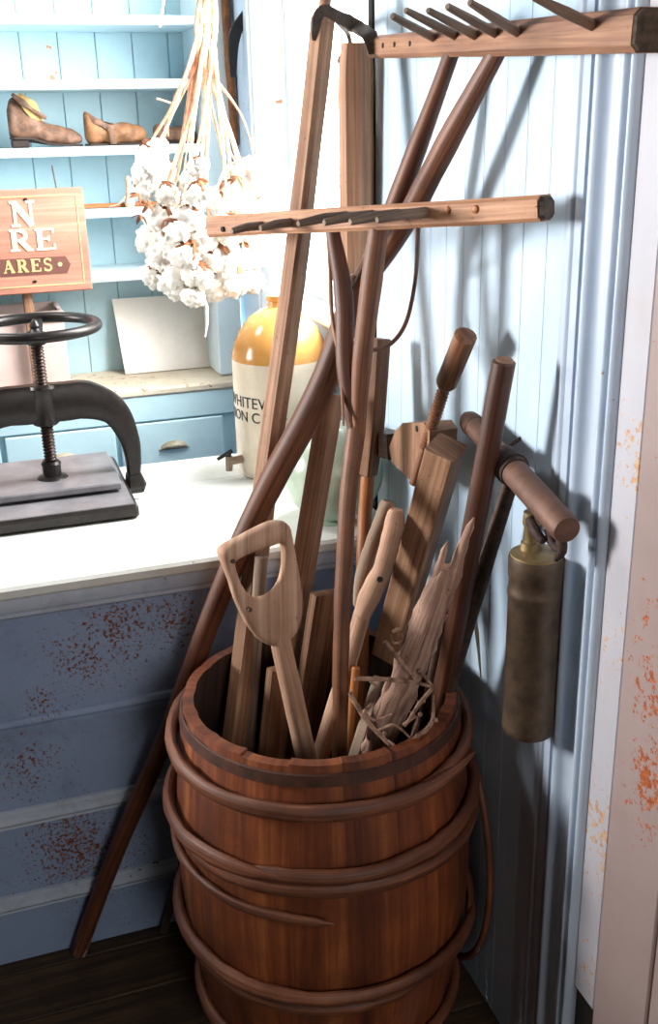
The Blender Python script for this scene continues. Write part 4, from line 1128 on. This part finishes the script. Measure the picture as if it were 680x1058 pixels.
protoB = []
for sd in (1, 2, 3):
    mb, h = boll_meshes(sd)
    bo_ = mesh_obj('cotton_boll', mb, M['cotton'], (0, 0, 0), 80); hu_ = mesh_obj('husk', h, M['husk'], (0, 0, 0), 50); hu_.parent = bo_
    protoB.append((bo_, hu_))
stem_top = [onY(214+dx, -14, 2.45+dy) for dx, dy in ((-5, 0), (-2, .01), (1, -.01), (4, .005), (7, -.005), (10, .01))]
used = [False]*3
base = ORG[cbn.name]
for i, (px, py, rp) in enumerate(bolls):
    Yb = 2.45+crng.uniform(-.09, .09); c = onY(px, py, Yb); rad_ = rp*Yb/F_PX*1.0
    k_ = i % 3; b0_, h0_ = protoB[k_]
    if not used[k_]: o, h = b0_, h0_; used[k_] = True
    else:
        o = b0_.copy(); COL.objects.link(o); h = h0_.copy(); COL.objects.link(h); h.parent = o
    o.parent = cbn; o.location = c-base; o.scale = (rad_,)*3; o.rotation_euler = (crng.uniform(-.7, .7), crng.uniform(-.7, .7), crng.uniform(0, 6))
    # stem from the tied top down to the boll
    t = stem_top[i % 6]
    mid_px = 214+(px-214)*.62+crng.uniform(-8, 8)
    q1 = onY(205+(i % 6)*4, 15+crng.uniform(0, 40), 2.45); q2 = onY(mid_px, 40+(py-40)*.55, 2.45+(Yb-2.45)*.5)
    mb = MB(); r0 = .0042 if i % 4 == 0 else .0026
    mb.sweep([t, q1, q2, c+V((0, 0, rad_*.8))], [r0*1.4, r0*1.2, r0, r0*.6], seg=7, smooth=6, wob=.0015, wscale=40)
    if crng.random() < .6:
        qq = q2+(c-q2)*.3; mb.sweep([qq, qq+V((crng.uniform(-.06, .06), crng.uniform(-.04, .04), crng.uniform(-.07, -.03)))], [r0*.7, r0*.4], seg=6)
    if i % 2 == 0 or i in (1, 3, 13): part('stalk', mb, M['stem' if i % 3 else 'stem2'], cbn)
for (px, py) in ((138, 208), (143, 231), (150, 214), (196, 256), (188, 272), (205, 196), (244, 190), (212, 190)):   # empty dried husks
    h = protoB[0][1].copy(); COL.objects.link(h); h.name = 'empty_husk'; h.parent = cbn
    Yb = 2.36; h.location = onY(px, py, Yb)-base; h.scale = (.021,)*3; h.rotation_euler = (crng.uniform(-1, 1), crng.uniform(-1, 1), crng.uniform(0, 6))
mb = MB(); mb.sweep([onY(200, 306, 2.38), onY(212, 312, 2.38), onY(214, 330, 2.38), onY(212, 348, 2.38)], [.003, .004, .003, .002], seg=6, smooth=5, wob=.002, wscale=60)
part('fibre_strand', mb, M['cotton'], cbn)
mb = MB(); mb.sweep([onY(182, 108, 2.45), onY(162, 102, 2.44)], [.0028, .0024], seg=6); mb.sweep([onY(182, 108, 2.45), onY(194, 70, 2.45)], [.0028, .003], seg=6); part('stalk', mb, M['stem'], cbn)

# stick, iron bar and cord near the corner
c0, c1 = onX(246, 140, .70), onX(228, -15, .70)
q0, q1 = onY(243, 150, 3.024), onY(231, -20, 3.024)
mb = MB(); mb.sweep([q0, q0+(q1-q0)*.5, q1], [.010, .012, .0125], seg=12, smooth=6, wob=.0018, wscale=30); solo('bark_stick', mb, M['bark'], 'brown bark covered stick hanging in the corner behind the cotton stems', 'stick', q0)
q0, q1, q2, q3 = onY(241, 80, 2.93), onY(242, 38, 2.93), onY(255, 12, 2.93), onY(258, -14, 2.93)
mb = MB(); mb.sweep([q0, q1, q2, q3], [.008, .017, .012, .008], rrect(1, .3, .3), up=(.2, -1, 0), smooth=6); solo('iron_blade', mb, M['iron'], 'black iron blade hanging beside the bark stick in the corner', 'blade', q0)
mb = MB(); mb.sweep([onY(171, -15, 2.6), onY(168, 10, 2.6), onY(165, 28, 2.6)], .0028, seg=7, smooth=4); solo('hanging_cord', mb, M['cord'], 'short white cord end hanging above the shelves, left of the cotton stems', 'cord', onY(165, 28, 2.6))
wc = thing('window_cord', 'thin cord with small wooden pull hanging in front of the bright window', 'cord', onX(290, 107, W-.02))
mb = MB(); mb.sweep([onX(292, -15, W-.02), onX(290, 100, W-.02)], .0022, seg=6); part('cord', mb, M['tan'], wc)
p = onX(290, 105, W-.02); mb = MB(); mb.sweep([p+V((0, .03, 0)), p-V((0, .03, 0))], [.005, .005], seg=12); part('pull', mb, M['tan'], wc)

# ------------------------------------------------------------------ light
wd_ = bpy.data.worlds.new('daylight'); scene.world = wd_; wd_.use_nodes = True
bg = wd_.node_tree.nodes['Background']; bg.inputs['Color'].default_value = (1.0, .99, .97, 1); bg.inputs['Strength'].default_value = 6.0
def area(name, loc, target, sx, sy, power, color=(1, 1, 1)):
    l = bpy.data.lights.new(name, 'AREA'); l.shape = 'RECTANGLE'; l.size = sx; l.size_y = sy; l.energy = power; l.color = color
    o = bpy.data.objects.new(name, l); COL.objects.link(o); o.location = loc
    d = V(target)-V(loc); o.rotation_euler = d.to_track_quat('-Z', 'Y').to_euler(); return o
kl = area('left_window_daylight', (LX-.12, 2.42, 1.64), (.7, 1.3, 1.62), .5, .65, 20, (1, .99, .97))
kl.data.spread = math.radians(66)
area('right_window_daylight', (W+.40, 2.22, 1.95), (.15, 3.0, 1.15), .6, .9, 90, (1, .99, .97))
area('front_fill', (.45, FY+.25, 1.75), (.2, 1.7, .9), .6, .9, 17, (1, .96, .92))  # added fill lamp inside the room, behind the camera; no doorway is built
area('back_fill', (-.6, 2.45, 2.5), (.1, 2.9, 1.2), .4, .4, 15, (1, .98, .96))  # added unseen lamp to brighten the shelves and the white board
scene.view_settings.view_transform = 'Standard'
scene.view_settings.look = 'None'
scene.view_settings.gamma = 1; scene.view_settings.use_curve_mapping = False
scene.view_settings.exposure = 0.26
scene.cycles.use_denoising = True
scene.cycles.max_bounces = 8
